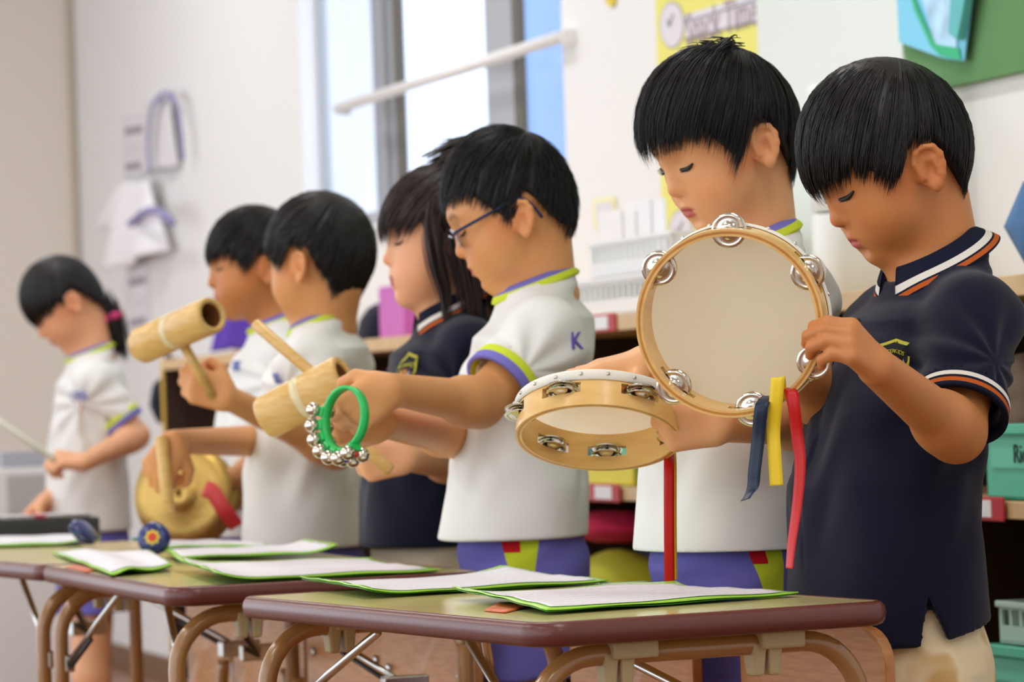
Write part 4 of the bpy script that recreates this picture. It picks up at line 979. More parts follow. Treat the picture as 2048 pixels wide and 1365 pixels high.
# ------------------------------------------------------------ chairs tucked under the tables
def chair_proto():
    t = root('plywood_chair', (0, 0, 0), None, 'chair', 'small plywood chairs under the tables')
    # x to the sitter's front, back panel at x=0
    o = rounded([(-.15, .36), (.15, .36), (.15, .575), (-.15, .575)], .035, 0, 6); mb = MB(); n = len(o)
    bow = lambda y: -.014 * (y / .15) ** 2
    for dx in (-.006, .006): mb.v.extend([A(dx + bow(p[0]), p[0], p[1]) for p in o])
    mb.f = [list(range(n)), list(range(n, 2 * n))[::-1]]; mb.m = [0, 0]
    for i in range(n): mb.f.append([i, n + i, n + (i + 1) % n, (i + 1) % n]); mb.m.append(1)
    bk = mb.build('backrest', [PLY, PLYE], t, smooth=False, bevel=.002)
    for y in (-.115, .115):
        for s_ in (-1, 1): MB().lathe(A(bow(y) + s_ * .005, y, .475), A(s_, 0, 0), [(.0001, .0024), (.004, .0022), (.0062, .001), (.0062, 0)], 12).build('screw', CHROME, bk)
    o = rounded([(.02, -.15), (.30, -.16), (.30, .16), (.02, .15)], .04, 0, 6); mb = MB(); n = len(o)
    for z in (.272, .284): mb.v.extend([A(p[0], p[1], z - .02 * max(0, .1 - p[0])) for p in o])
    mb.f = [list(range(n))[::-1], list(range(n, 2 * n))] + [[i, (i + 1) % n, n + (i + 1) % n, n + i] for i in range(n)]; mb.m = [0, 0] + [1] * n
    mb.build('seat', [PLY, PLYE], t, smooth=False, bevel=.002)
    for y in (-1, 1):
        MB().tube(smooth_path([(-.03, y * .15, .010), (-.012, y * .148, .20), (.012, y * .145, .36), (.013, y * .13, .44)], 6), .0085, 10).build('leg', TUBE, t)
        MB().tube(smooth_path([(.30, y * .15, .010), (.275, y * .145, .20), (.24, y * .14, .262), (.10, y * .14, .262), (.0, y * .146, .25)], 6), .0085, 10).build('leg', TUBE, t)
    MB().tube([(-.018, -.147, .12), (-.018, .147, .12)], .006, 8).build('crossbar', TUBE, t)
    return t
chp = chair_proto(); first = True
def chair_at(p, fdir, label):
    global first
    o = chp if first else copy_tree(chp); first = False
    o.location = (p[0], p[1], 0); o.rotation_euler = (0, 0, math.atan2(fdir[1], fdir[0])); o['label'] = label; return o
e1 = nrm((L1 - N1)[:2]); w1 = -nrm(A(e1[1], -e1[0])) if np.dot(A(e1[1], -e1[0]), (R1 - N1)[:2]) > 0 else nrm(A(e1[1], -e1[0]))
F1 = TABLES['1'][3]
chair_at(R1[:2] - w1 * .018 + e1 * .215, w1, 'beech plywood chair tucked under the table end beside the cream camouflage shorts')
chair_at(R1[:2] + w1 * .018 + e1 * .55, w1, 'beech plywood chair tucked under the table before the person with flat tambourine')
e2 = nrm((L2 - N2)[:2]); w2 = -nrm((R2 - N2)[:2])
for f, lb in ((.225, 'beech plywood chair tucked in before the bespectacled person'), (.62, 'beech plywood chair tucked in before the long haired navy polo wearer')): chair_at(R2[:2] + w2 * .018 + e2 * f, w2, lb)
for f, lb in ((.225, 'beech plywood chair tucked in before the bamboo tone block player'), (.552, 'beech plywood chair tucked in before the cymbal player')): chair_at(R3[:2] + w2 * .018 + e2 * f, w2, lb)

# ------------------------------------------------------------ tambourines
def tambourine(center, axis, ref, R, depth, label, ang, wall=.0065, nail=20):
    """center of the open rim, axis towards the skin, ref the direction of angle 0"""
    ax = nrm(axis); u = nrm(ref - ax * np.dot(ref, ax)); w = np.cross(ax, u); c = A(center)
    at = lambda r, t, h: c + (u * math.cos(t) + w * math.sin(t)) * r + ax * h
    t = root('tambourine', c, label, 'tambourine', 'wooden tambourines')
    n = 168; lv = [0, .004, depth * .36, depth * .64, depth - .004, depth]; half = .26
    slot = lambda k: any(abs(((2 * math.pi * (k + .5) / n - a + math.pi) % (2 * math.pi)) - math.pi) < half for a in ang)
    mb = MB(); rl = [R - wall, R - wall * .66, R - wall * .30, R]
    filled = lambda k, j: not (j == 2 and slot(k % n))
    for k in range(n):
        t0, t1 = 2 * math.pi * k / n, 2 * math.pi * (k + 1) / n
        for j in range(5):
            if not filled(k, j): continue
            h0, h1 = lv[j], lv[j + 1]
            mb.add([at(R, t0, h0), at(R, t1, h0), at(R, t1, h1), at(R, t0, h1)], [[0, 1, 2, 3]], 0); mb.add([at(R - wall, t0, h0), at(R - wall, t0, h1), at(R - wall, t1, h1), at(R - wall, t1, h0)], [[0, 1, 2, 3]], 0)
            if j == 0:
                for q in range(3): mb.add([at(rl[q], t0, h0), at(rl[q + 1], t0, h0), at(rl[q + 1], t1, h0), at(rl[q], t1, h0)], [[0, 3, 2, 1]], (2, 1, 2)[q])
            if j == 4: mb.add([at(R - wall, t0, h1), at(R - wall, t1, h1), at(R, t1, h1), at(R, t0, h1)], [[0, 3, 2, 1]], 0)
            for jj, hh in ((j - 1, h0), (j + 1, h1)):
                if 0 <= jj < 5 and not filled(k, jj): mb.add([at(R - wall, t0, hh), at(R - wall, t1, hh), at(R, t1, hh), at(R, t0, hh)], [[0, 1, 2, 3]], 0)
            for kk, tt in ((k - 1, t0), (k + 1, t1)):
                if not filled(kk, j): mb.add([at(R - wall, tt, h0), at(R, tt, h0), at(R, tt, h1), at(R - wall, tt, h1)], [[0, 1, 2, 3]], 0)
    fr = mb.build('hoop', [HOOPW, HOOPD, HOOPL], t, smooth=False)
    bm = bmesh.new(); bm.from_mesh(fr.data); bmesh.ops.remove_doubles(bm, verts=bm.verts, dist=1e-6); bmesh.ops.recalc_face_normals(bm, faces=bm.faces); bm.to_mesh(fr.data); bm.free()
    fr.data.polygons.foreach_set('use_smooth', np.ones(len(fr.data.polygons), dtype=bool)); fr.data.set_sharp_from_angle(angle=math.radians(35))
    pr = [(.0001, depth + .0005), (R * .5, depth + .0005), (R - .002, depth + .0008), (R + .0012, depth - .0008), (R + .0022, depth - .003), (R + .0022, depth - .011), (R + .0006, depth - .0115)]
    MB().lathe(c, ax, pr, 96, mrow=[0, 0, 1, 1, 1, 1]).build('drum_skin', [DRUMSKIN, SKINRIM], t)
    for k in range(nail):
        q = 2 * math.pi * (k + .3) / nail; MB().ball(at(R + .0022, q, depth - .006), (.0022, .0022, .0022), 10).build('nail', CHROME, t)
    for a in ang:
        for hh, s_ in ((depth * .5 - .0022, -1), (depth * .5 + .0022, 1)):
            pr = [(.0014, .0032), (.005, .0030), (.0075, .0018), (.009, .0006), (.0125, .0008), (.0152, .0016), (.0152, .0010), (.0125, .0002), (.009, 0), (.0072, .0012), (.0048, .0023), (.0014, .0025)]
            o2 = at(R - wall * .5, a, hh); MB().lathe(o2, ax * s_, [(r * 1.06, h) for r, h in pr], 28, closed=True).build('jingle', JING, t)
        MB().tube([at(R - wall * .5, a, depth * .06), at(R - wall * .5, a, depth * .94)], .0011, 8).build('jingle_pin', CHROME, t)
    return t, at
up = A(0, 0, 1)
TAX = nrm(A(.235, .955, .14)); TC1 = P(1458, 648, 3.665)
t1, at1 = tambourine(TC1, TAX, up, .0872, .042, 'round tambourine held up by the rim, open side showing, trailing navy, yellow and red ribbons', [math.radians(q) for q in (1, 60, 119, 171, 225, 308)])
TC2 = P(1197, 877, 4.00); TAX2 = nrm(A(.07, .41, .91))
t2, at2 = tambourine(TC2, TAX2, A(1, 0, 0), .0832, .038, 'tambourine held flat with the skin up, one hand above it and a red ribbon below', [math.radians(q) for q in (22, 84, 128, 190, 243, 300)])
def ribbon(pts, width, side, name, label, m, twist=0.0, parent=None):
    sp = smooth_path(pts, 8); n = len(sp); sd = nrm(side)
    def fn(u, v):
        i = u * (n - 1); k = min(int(i), n - 2); p = sp[k] * (1 - (i - k)) + sp[k + 1] * (i - k); d = nrm(sp[k + 1] - sp[k]); s0 = nrm(sd - d * np.dot(sd, d)); b = np.cross(d, s0); a = twist * u
        return p + (s0 * math.cos(a) + b * math.sin(a)) * (v - .5) * width
    o = MB().grid(fn, n * 2, 3, 0, .0005).build(name, m, parent); return o
RW = .0125
r0 = lambda px, py, dz=0: P(px, py, 3.655 + dz)
rb = ribbon([r0(1537, 792, .012), r0(1529, 800, .0), r0(1522, 820, -.006), r0(1516, 880), r0(1509, 940), r0(1505, 975), r0(1490, 1000, -.01)], RW, A(1, 0, .05), 'ribbon', '', ribbon_mat('navy ribbon', (20, 38, 62)), .7, t1); rb['label'] = 'navy ribbon'
rb = ribbon([r0(1562, 800, .008), r0(1558, 765, .004), r0(1556, 757, -.005), r0(1552, 800, -.006), r0(1547, 860), r0(1549, 910), r0(1553, 972)], RW, A(1, 0, .03), 'ribbon', '', ribbon_mat('yellow ribbon', (240, 208, 40)), .3, t1); rb['label'] = 'yellow ribbon'
rb = ribbon([r0(1574, 776, .010), r0(1582, 785, -.003), r0(1588, 815, -.006), r0(1594, 870), r0(1600, 930), r0(1594, 1010), r0(1584, 1080), r0(1578, 1138)], RW * .95, A(1, 0, -.05), 'ribbon', '', ribbon_mat('red ribbon', (196, 18, 18)), 1.1, t1); rb['label'] = 'red ribbon'
r2 = lambda px, py, dz=0: P(px, py, 4.03 + dz)
rb = ribbon([r2(1338, 905, .02), r2(1338, 940), r2(1338, 1030), r2(1339, 1168, .02)], .0105, A(1, .1, 0), 'ribbon', '', ribbon_mat('red ribbon', (196, 18, 18)), .2, t2); rb['label'] = 'red ribbon'
rb = ribbon([r2(1346, 905, .028), r2(1347, 940, .01), r2(1347, 1030, .012), r2(1348, 1160, .03)], .0065, A(1, .1, 0), 'ribbon', '', ribbon_mat('yellow ribbon', (240, 208, 40)), .1, t2); rb['label'] = 'yellow ribbon'

# ------------------------------------------------------------ wrist bells, tone blocks, sticks, cymbals
BD = 4.46
bc = P(690, 838, BD); bax = nrm(A(-.74, -.64, .15)); bu = nrm(up - bax * np.dot(up, bax)); bw = np.cross(bax, bu)
t = root('wrist_bells', bc, 'green plastic ring of silver jingle bells gripped by the bespectacled person', 'bells')
rr = .0350
MB().lathe(bc, bax, [(rr - .0022, -.005), (rr + .0018, -.005), (rr + .0022, .005), (rr - .0022, .005)], 48, closed=True).build('ring', GREENP, t)
LAB = [mat('red bead', (206, 40, 40), rough=.3), mat('yellow bead', (232, 210, 30), rough=.3), mat('blue bead', (36, 70, 180), rough=.3)]
for k in range(7):
    a = math.radians(118 + k * 22 - 40); e_ = (bu * math.cos(a) + bw * math.sin(a)); 
    if k < 7:
        p = bc + e_ * (rr + .008); MB().box(bc + e_ * (rr + .004), (.010, .012, .016), (e_, np.cross(bax, e_), bax)).build('bell_mount', GREENP, t, smooth=False, bevel=.002)
        for s_ in (-1, 1):
            mb = MB().ball(p + bax * s_ * .0105 + e_ * .003, .0085, 16); b_ = mb.build('jingle_bell', JING, t)
        MB().ball(p + e_ * .003, (.0042, .0042, .0042), 10).build('bead', LAB[k % 3], t)
def tone_block(a, b, r, grip, label, n1=.46):
    a, b = A(a), A(b); ax = nrm(b - a); L = float(np.linalg.norm(b - a)); t = root('bamboo_tone_block', (a + b) / 2, label, 'tone block', 'bamboo tone blocks')
    MB().lathe(a, ax, [(r * .7, .004), (r * .72, 0), (r * .93, .0), (r, .004), (r, L * n1 - .003), (r * .93, L * n1), (r * .93, L * n1 + .006)], 40, mrow=[1, 0, 0, 0, 0, 0]).build('block', BAMB if False else [BAMB, BAMBIN], t)
    MB().lathe(a, ax, [(r * .70, .004), (r * .70, L * n1 - .01), (.0001, L * n1 - .01)], 32).build('bore', BAMBIN, t)
    MB().lathe(a, ax, [(r * .93, L * n1 + .004), (r * .93, L * n1 + .008), (r, L * n1 + .011), (r, L - .004), (r * .95, L), (r * .70, L), (r * .68, L - .004), (r * .68, L * .6), (.0001, L * .6)], 40, mrow=[0, 0, 0, 0, 0, 0, 1, 1]).build('block', [BAMB, BAMBIN], t)
    m_ = a + ax * L * (n1 + .03); g = A(grip); dn = nrm(g - m_)
    MB().tube([m_ + dn * r * .8, g + dn * .035], .0075, 14).build('handle', BAMB, t)
    MB().lathe(a, ax, [(r * .94, L * n1 - .002), (r * 1.015, L * n1), (r * 1.015, L * n1 + .008), (r * .94, L * n1 + .010)], 40).build('band', mat('clear band', (226, 214, 170), rough=.2), t)
    return t
tone_block(P(283, 692, 5.74), P(424, 630, 5.62), .0265, P(402, 752, 5.70), 'bamboo tone block held up with its open bore showing, beside the cymbal player')
tone_block(P(530, 838, 4.94), P(690, 752, 4.90), .0275, P(738, 905, 4.90), 'bamboo tone block half hidden behind the green jingle bells')
def stick(a, b, r, name, label, cat, m, tip=None):
    a, b = A(a), A(b); d = nrm(b - a); L = float(np.linalg.norm(b - a))
    o = MB().lathe(a, d, [(.0001, 0), (r * .7, .0006), (r, .003), (r * .96, L * .5), (r, L - .003), (r * .7, L - .0006), (.0001, L)], 16).build(name, m, None, loc=(a + b) / 2); return tag(o, label, cat)
stick(P(508, 646, 4.98), P(672, 788, 4.94), .0075, 'beater_stick', 'round bamboo beater slanting down to the green jingle bells', 'beater', BAMB)
stick(P(322, 872, 5.72), P(337, 1026, 5.70), .0095, 'beater_stick', 'bamboo beater pointing straight down in front of the brass cymbals', 'beater', BAMB)
stick(P(-40, 818, 7.92), P(110, 920, 7.92), .0062, 'mallet_stick', 'pale glockenspiel mallet held out by the ponytailed person', 'mallet', mat('pale mallet', (222, 226, 206), rough=.4))
def cymbal(c, axis, R, label):
    c, ax = A(c), nrm(axis); t = root('cymbal', c, label, 'cymbal', 'pair of brass cymbals')
    pr = [(.004, .017), (R * .18, .0155), (R * .30, .009), (R * .36, .0055), (R * .7, .0035), (R, 0), (R, -.0010), (R * .7, .0025), (R * .36, .0045), (R * .30, .008), (R * .18, .0145), (.004, .016)]
    MB().lathe(c, ax, pr, 64, closed=True).build('plate', BRASS, t); return t, ax
cx = nrm(A(-.30, -.93, .10))
t, _ = cymbal(P(366, 990, 6.30), cx, .083, 'brass cymbal facing out, its rim behind the downward bamboo beater')
t, _ = cymbal(P(377, 996, 6.41), -nrm(A(-.15, -.97, .16)), .083, 'brass cymbal behind the other one, held by the red strap')
rb = ribbon([P(408, 978, 6.255), P(425, 985, 6.245), P(448, 1020, 6.24), P(474, 1055, 6.25)], .026, A(.6, 0, .8), 'strap', '', LEATH, .4, t); rb['label'] = 'red leather strap'

# ------------------------------------------------------------ castanets and glockenspiel
NAVYC = mat('navy lacquer', (28, 42, 104), rough=.3, coat=.3)
def castanet(px, py, dz, ax, r, label, logo=True):
    c = Q(px, py, TZ) ; c = A(c[0], c[1], TZ + dz); ax = nrm(ax); t = root('castanet', c, label, 'castanet', 'navy castanets')
    for s_, nm in ((1, 'front_shell'), (-1, 'back_shell')):
        sh = MB().lathe(c + ax * s_ * .002, ax * s_, [(.0001, .0085), (r * .5, .0078), (r * .85, .0052), (r, .002), (r * .98, 0), (r * .6, .0022), (.0001, .003)], 36).build(nm, NAVYC, t)
        if s_ > 0 and logo:
            for rr_, hh, cl in ((.44, .0094, (222, 196, 40)), (.27, .0104, (206, 50, 30))):
                u, v = basis(ax)[1:]; vs = [c + ax * (.002 + hh - .0006)]; k = 40
                for i in range(k):
                    q = 2 * math.pi * i / k; q_ = r * rr_ * (1 + .13 * math.cos(8 * q)); vs.append(c + ax * (.002 + hh - .0010) + (u * math.cos(q) + v * math.sin(q)) * q_)
                MB().add(vs, [[0, i + 1, (i + 1) % k + 1] for i in range(k)]).build('flower_mark', mat('castanet mark %d' % int(rr_ * 100), cl, rough=.4), sh)
    e_ = np.cross(ax, A(0, 0, 1)); MB().tube(smooth_path([c + e_ * r * .9, c + e_ * (r + .006) + ax * .004, c + e_ * (r + .007) - ax * .003, c + e_ * r * .9 - ax * .001], 5), .0014, 6).build('elastic', mat('teal elastic', (40, 150, 150), rough=.7), t)
    return t
castanet(309, 1112, .0235, A(-.12, -.97, .22), .0225, 'navy castanet with a yellow and red flower mark standing on its edge')
castanet(168, 1096, .0230, A(.62, -.30, .72), .0235, 'navy castanet tilted against another on the rumpled folder', logo=False)
GK = mat('dark glockenspiel frame', (58, 62, 60), rough=.5)
g0, g1 = Q(-150, 1082, TZ), Q(200, 1066, TZ); ge = nrm(g1 - g0); gn = A(-ge[1], ge[0], 0); gl = float(np.linalg.norm(g1 - g0)); gc = (g0 + g1) / 2 + gn * .05
t = root('glockenspiel', A(gc[0], gc[1], TZ), 'dark framed glockenspiel on the far table before the ponytailed person', 'glockenspiel')
for s_ in (-1, 1): MB().box(gc + gn * s_ * .045 + A(0, 0, .013), (gl, .014, .026), (ge, gn, up)).build('rail', GK, t, smooth=False, bevel=.002)
for s_ in (-1, 1): MB().box(gc + ge * s_ * (gl / 2 - .008) + A(0, 0, .013), (.016, .076, .028), (ge, gn, up)).build('end_board', GK, t, smooth=False, bevel=.002)
for k in range(14):
    f = (k + .5) / 14; MB().box(gc + ge * (f - .5) * gl * .92 + A(0, 0, .031), (gl * .05, .10, .006), (ge, gn, up)).build('tone_bar', mat('pink bar', (190, 70, 86), rough=.4) if k == 9 else mat('silver bar', (206, 206, 204), rough=.35, metal=.6), t, smooth=False, bevel=.001)
LAMP = 13
# ------------------------------------------------------------ the room
WALL = mat('off white wall paint', (234, 234, 232), rough=.7, spec=.25, bump=.06, bscale=120)
WALLB = mat('warm beige wall', (236, 228, 218), rough=.7, spec=.25)
JAMB = mat('white window reveal', (244, 246, 250), rough=.5)
ALU = mat('grey aluminium sash', (176, 180, 186), rough=.4, metal=.3)
DARKG = mat('dark sash gasket', (96, 92, 84), rough=.6)
FLOORM = wood('brown floor boards', (120, 76, 44), (150, 98, 58), scale=4, axis=(14, 1.2, 1), rough=.35)
up = A(0, 0, 1); B0 = WN * 2.30
wp = lambda s, z, o=0.0: B0 + WD * s + WN * o + A(0, 0, z)
def ws(px, py=700, dist=2.30): return float(np.dot(W(px, py, dist), WD))
def wz(px, py, dist=2.30): return float(W(px, py, dist)[2])
def wbox(name, s0, s1, z0, z1, o0, o1, m, kind='structure', parent=None, bevel=0):
    o = MB().box(wp((s0 + s1) / 2, (z0 + z1) / 2, (o0 + o1) / 2), (abs(s1 - s0), o1 - o0, abs(z1 - z0)), (WD, WN, up)).build(name, m, parent, smooth=False, bevel=bevel)
    if kind: o['kind'] = kind
    return o
SR, SL, SC, ZB, ZT = ws(1146), ws(618), ws(168), 1.215, 2.25
mb = MB()
for s0, s1, z0, z1 in ((-2.5, SR, 0, 2.75), (SL, SC + .02, 0, 2.75), (SR, SL, 0, ZB), (SR, SL, ZT, 2.75)):
    mb.box(wp((s0 + s1) / 2, (z0 + z1) / 2, .10), (s1 - s0, .20, z1 - z0), (WD, WN, up))
mb.build('wall_back', WALL, None, smooth=False)['kind'] = 'structure'
wbox('trim_1', SL, SL - .010, ZB, ZT, .001, .20, JAMB)
wbox('trim_2', SR, SL, ZB - .006, ZB + .004, -.012, .20, JAMB)
c = wp(SC, 1.375, 0); MB().box(c - WN * 1.5 + WD * .1, (3.0, .2, 2.75), (WN, WD, up)).build('wall_left', WALLB, None, smooth=False)['kind'] = 'structure'
MB().box(c + WD * -.012 - WN * .012, (.02, .02, 2.75), (WN, WD, up)).build('trim_3', mat('corner bead', (196, 186, 170), rough=.6), None, smooth=False)['kind'] = 'structure'
c = wp(-2.5, 1.375, 0); MB().box(c - WN * 2.4 + WD * -.1, (5.6, .2, 2.75), (WN, WD, up)).build('wall_right', WALL, None, smooth=False)['kind'] = 'structure'
MB().box(wp(5.3, -.05, -2.6), (16.4, 6.4, .1), (WD, WN, up)).build('floor', FLOORM, None, smooth=False)['kind'] = 'structure'
MB().box(wp(5.3, 2.80, -2.6), (16.4, 6.4, .1), (WD, WN, up)).build('ceiling', mat('white ceiling', (240, 240, 238), rough=.8), None, smooth=False)['kind'] = 'structure'
wbox('baseboard_back', -2.4, SC, 0, .07, -.012, 0, mat('brown skirting', (120, 90, 64), rough=.5))
# window: a fixed light and two sliding sashes
win = root('window_1', wp((SR + SL) / 2, ZB, .05), kind='structure')
def glassm():
    m = bpy.data.materials.new('window glass'); m.use_nodes = True; nt = m.node_tree; nt.nodes.remove(nt.nodes['Principled BSDF'])
    t = nt.nodes.new('ShaderNodeBsdfTransparent'); t.inputs['Color'].default_value = (.95, .97, 1, 1); g = nt.nodes.new('ShaderNodeBsdfGlossy'); g.inputs['Roughness'].default_value = .03
    mx = nt.nodes.new('ShaderNodeMixShader'); mx.inputs['Fac'].default_value = .07
    nt.links.new(t.outputs[0], mx.inputs[1]); nt.links.new(g.outputs[0], mx.inputs[2]); nt.links.new(mx.outputs[0], nt.nodes['Material Output'].inputs['Surface']); return m
GLASS = glassm()
S = lambda px, o=.05: ws(px, 300, 2.30 + o)
for hi, lo, o0, fl, fr_ in ((SL, S(775), .045, .02, .03), (S(742), S(1008), .060, S(742) - S(790), .10), (S(990), SR - .05, .035, S(990) - S(1052), .05)):
    fr = MB()
    for a, b, z0, z1 in ((hi - fl, hi, ZB, ZT), (lo, lo + fr_, ZB, ZT), (lo, hi, ZB, ZB + .045), (lo, hi, ZT - .05, ZT)):
        fr.box(wp((a + b) / 2, (z0 + z1) / 2, o0 + .012), (b - a, .022, z1 - z0), (WD, WN, up))
    sash = fr.build('sash', ALU, win, smooth=False)
    MB().box(wp((lo + hi) / 2, (ZB + ZT) / 2, o0 + .012), (hi - lo - .02, .004, ZT - ZB - .06), (WD, WN, up)).build('pane', GLASS, sash, smooth=False)
    if hi != SL: MB().box(wp(hi - fl - .012, (ZB + ZT) / 2, o0 + .004), (.05, .014, ZT - ZB - .09), (WD, WN, up)).build('gasket', DARKG, sash, smooth=False)
wbox('exterior_wall', ws(1400, 300, 6.0), ws(1056, 300, 6.0), -1.0, 7.0, 3.70, 4.2, mat('pale blue facade', (128, 158, 205), rough=.8, var=.06, vscale=1.5))
# curtain rod across the window
a, b = W(700, 217, 2.30), W(1150, 74, 2.30); a, b = a - WN * .03, b - WN * .03
t = root('curtain_rod', (a + b) / 2, 'long white curtain rod mounted across the tall window', 'rod')
MB().tube([a, b], .0125, 14).build('tube', WHITEP, t)
for p in (a, b): MB().box(p + WN * .016, (.018, .03, .03), (WD, WN, up)).build('bracket', WHITEP, t, smooth=False, bevel=.003)
# thin panel toned slightly greener than the wall, and the green felt board
wbox('wall_panel', ws(1822, 100), ws(1535, 200), .97, 2.2, -.014, -.001, mat('pale grey wall panel', (222, 230, 222), rough=.35), kind=None)
tag(bpy.data.objects['wall_panel'], 'pale grey green panel on the wall beside the yellow poster', 'wall_panel')
gz = wz(1940, 170); o = rounded([(3.5, gz), (ws(1824, 100), gz), (ws(1824, 100), 2.2), (3.5, 2.2)], .12, 0, 8); mb = MB(); n = len(o)
for q in (-.018, -.001): mb.v.extend([wp(p[0], p[1], q) for p in o])
mb.f = [list(range(n))[::-1], list(range(n, 2 * n))] + [[i, (i + 1) % n, n + (i + 1) % n, n + i] for i in range(n)]; mb.m = [0] * len(mb.f)
tag(mb.build('felt_board', mat('green felt', (96, 140, 90), rough=.95, bump=.3, bscale=400), None, smooth=False, loc=wp(4.6, gz, 0)), 'green felt pin board with a rounded corner on the wall', 'board')
def poly_wall(pix, off, thick, m, name, parent, dist=2.30):
    pts = [W(px, py, dist) - WN * off for px, py in pix]; n = len(pts); mb = MB(); mb.v = pts + [p - WN * thick for p in pts]
    mb.f = [list(range(n)), list(range(n, 2 * n))[::-1]] + [[i, n + i, n + (i + 1) % n, (i + 1) % n] for i in range(n)]; mb.m = [0] * len(mb.f)
    return mb.build(name, m, parent, smooth=False)
t = root('artwork', W(1915, 40, 2.28), 'blue folded paper artwork with green brush strokes pinned to the felt board', 'artwork')
poly_wall([(1830, -60), (1992, -60), (1968, 122), (1926, 116), (1837, 84)], .030, .002, mat('sky blue paper', (122, 206, 236), rough=.6), 'paper_sheet', t)
poly_wall([(1872, -60), (1968, -60), (1955, 100), (1912, 88)], .0335, .0006, mat('washed blue paint', (176, 214, 240), rough=.7, var=.25, vscale=26), 'painted_panel', t)
poly_wall([(1856, -40), (1872, -4), (1895, 50), (1915, 88), (1962, 96), (1966, 120), (1925, 112), (1905, 92), (1872, 20)], .0345, .0006, mat('green poster paint', (20, 178, 120), rough=.6), 'brush_stroke', t)
poly_wall([(1962, -60), (2000, -60), (1972, 80), (1955, 66)], .034, .012, mat('teal paper flap', (88, 182, 184), rough=.6), 'paper_flap', t)
# schedule poster
YEL = mat('yellow poster card', (232, 226, 110), rough=.6)
t = root('schedule_poster', W(1422, 250, 2.29), 'yellow schedule poster with clock faces and printed strips on the wall', 'poster')
poly_wall([(1314, -60), (1522, -60), (1532, 505), (1332, 520)], .002, .003, YEL, 'card', t)
poly_wall([(1519, -60), (1527, -60), (1535, 505), (1528, 506)], .001, .005, mat('tan poster edge', (214, 186, 118), rough=.6), 'edge_strip', t)
GREYP = mat('greyish print', (222, 218, 224), rough=.6); INK = mat('grey ink', (150, 144, 156), rough=.7)
def ellp(cx_, cy, rx, ry, off, m, name, par, n=28): return poly_wall([(cx_ + rx * math.cos(q), cy + ry * math.sin(q)) for q in np.linspace(0, -2 * math.pi, n, endpoint=False)], off, .0012, m, name, par)
for cx_, cy in ((1350, 50), (1368, 466)):
    cf = ellp(cx_, cy, 25, 47, .0045, INK, 'clock_face', t); ellp(cx_, cy, 23, 44, .0052, GREYP, 'dial', cf)
    h = [W(cx_ - 3, cy + 2, 2.30) - WN * .0075, W(cx_ - 8, cy - 10, 2.30) - WN * .0075, W(cx_ + 4, cy - 22, 2.30) - WN * .0075]
    MB().tube([h[0], h[1]], .0022, 6).build('hand', INK, cf); MB().tube([h[0], h[2]], .0016, 6).build('hand', INK, cf)
st = poly_wall([(1375, 30), (1518, -14), (1519, 42), (1378, 78)], .0048, .0012, GREYP, 'strip', t)
for y0, y1 in ((44, 1), (78, 42)): MB().tube([W(1377, y0, 2.30) - WN * .0068, W(1518, y1, 2.30) - WN * .0068], .0016, 6).build('rule_line', INK, st)
o = W(1448, 42, 2.30) - WN * .0068; e = W(1500, 27, 2.30) - W(1400, 57, 2.30); text_mesh('lettering', 'Snack Time', .082, o, nrm(-WD), up, mat('grey pink ink', (176, 158, 164), rough=.7), st)
t = root('note_card', W(1211, 425, 2.29), 'small yellow edged note card on the wall above the white baskets', 'note')
poly_wall([(1188, 398), (1233, 394), (1236, 452), (1191, 457)], .002, .001, mat('pale yellow edge', (240, 236, 178), rough=.6), 'border', t)
poly_wall([(1194, 406), (1227, 403), (1230, 444), (1197, 448)], .0035, .0008, GREYP, 'print', t)
poly_wall([(1215, -30), (1232, -30), (1234, 8), (1226, 14), (1217, 6)], .002, .004, mat('yellow tag', (222, 200, 40), rough=.5), 'tag_card', None).name = 'paper_tag'
tag(bpy.data.objects['paper_tag'], 'yellow paper tag hanging high on the wall beside the window', 'tag')
# ------------------------------------------------------------ open shelf along the wall
SHF, SHB = -.37, -.015; SHW = wood('light birch shelf', (206, 170, 116), (220, 186, 134), scale=7, axis=(2, 2, 2)); SHD = mat('dark brown shelf back', (52, 30, 16), rough=.6)
SH_S0, SH_S1, SHZ = 3.75, 9.80, .93
sh = root('shelf_cabinet', wp((SH_S0 + SH_S1) / 2, 0, -.19), 'long low birch shelf cabinet standing along the window wall', 'shelf')
def sbox(name, s0, s1, z0, z1, o0, o1, m, parent=sh, bevel=.0015): return MB().box(wp((s0 + s1) / 2, (z0 + z1) / 2, (o0 + o1) / 2), (s1 - s0, o1 - o0, z1 - z0), (WD, WN, up)).build(name, m, parent, smooth=False, bevel=bevel)
sbox('top_board', SH_S0, SH_S1, SHZ - .026, SHZ, SHF, SHB, SHW)
for z in (.655, .40, .13): sbox('shelf_board', SH_S0, SH_S1, z - .022, z, SHF + .003, SHB, SHW)
sbox('back_panel', SH_S0, SH_S1, .05, SHZ - .03, SHB - .012, SHB, SHD)
for s_ in np.arange(SH_S0, SH_S1 + .01, (SH_S1 - SH_S0) / 4): sbox('divider', s_ - .011, s_ + .011, .0, SHZ - .026, SHF + .004, SHB - .012, SHD)
sbox('end_panel', SH_S1, SH_S1 + .022, 0, SHZ, SHF, SHB, mat('yellow edge panel', (224, 178, 40), rough=.5))
REDT = mat('red label holder', (186, 36, 44), rough=.5)
for px, py, z in ((1204, 641, SHZ - .013), (1212, 984, .644), (1960, 1000, .644)):
    s_ = ws(px, py, 2.30 + SHF); hl = sbox('label_holder', s_ - .08, s_ + .08, z - .014, z + .016, SHF - .004, SHF - .0005, REDT); sbox('paper_label', s_ - .045, s_ + .045, z - .009, z + .012, SHF - .0055, SHF - .004, WHITEP, hl, 0)
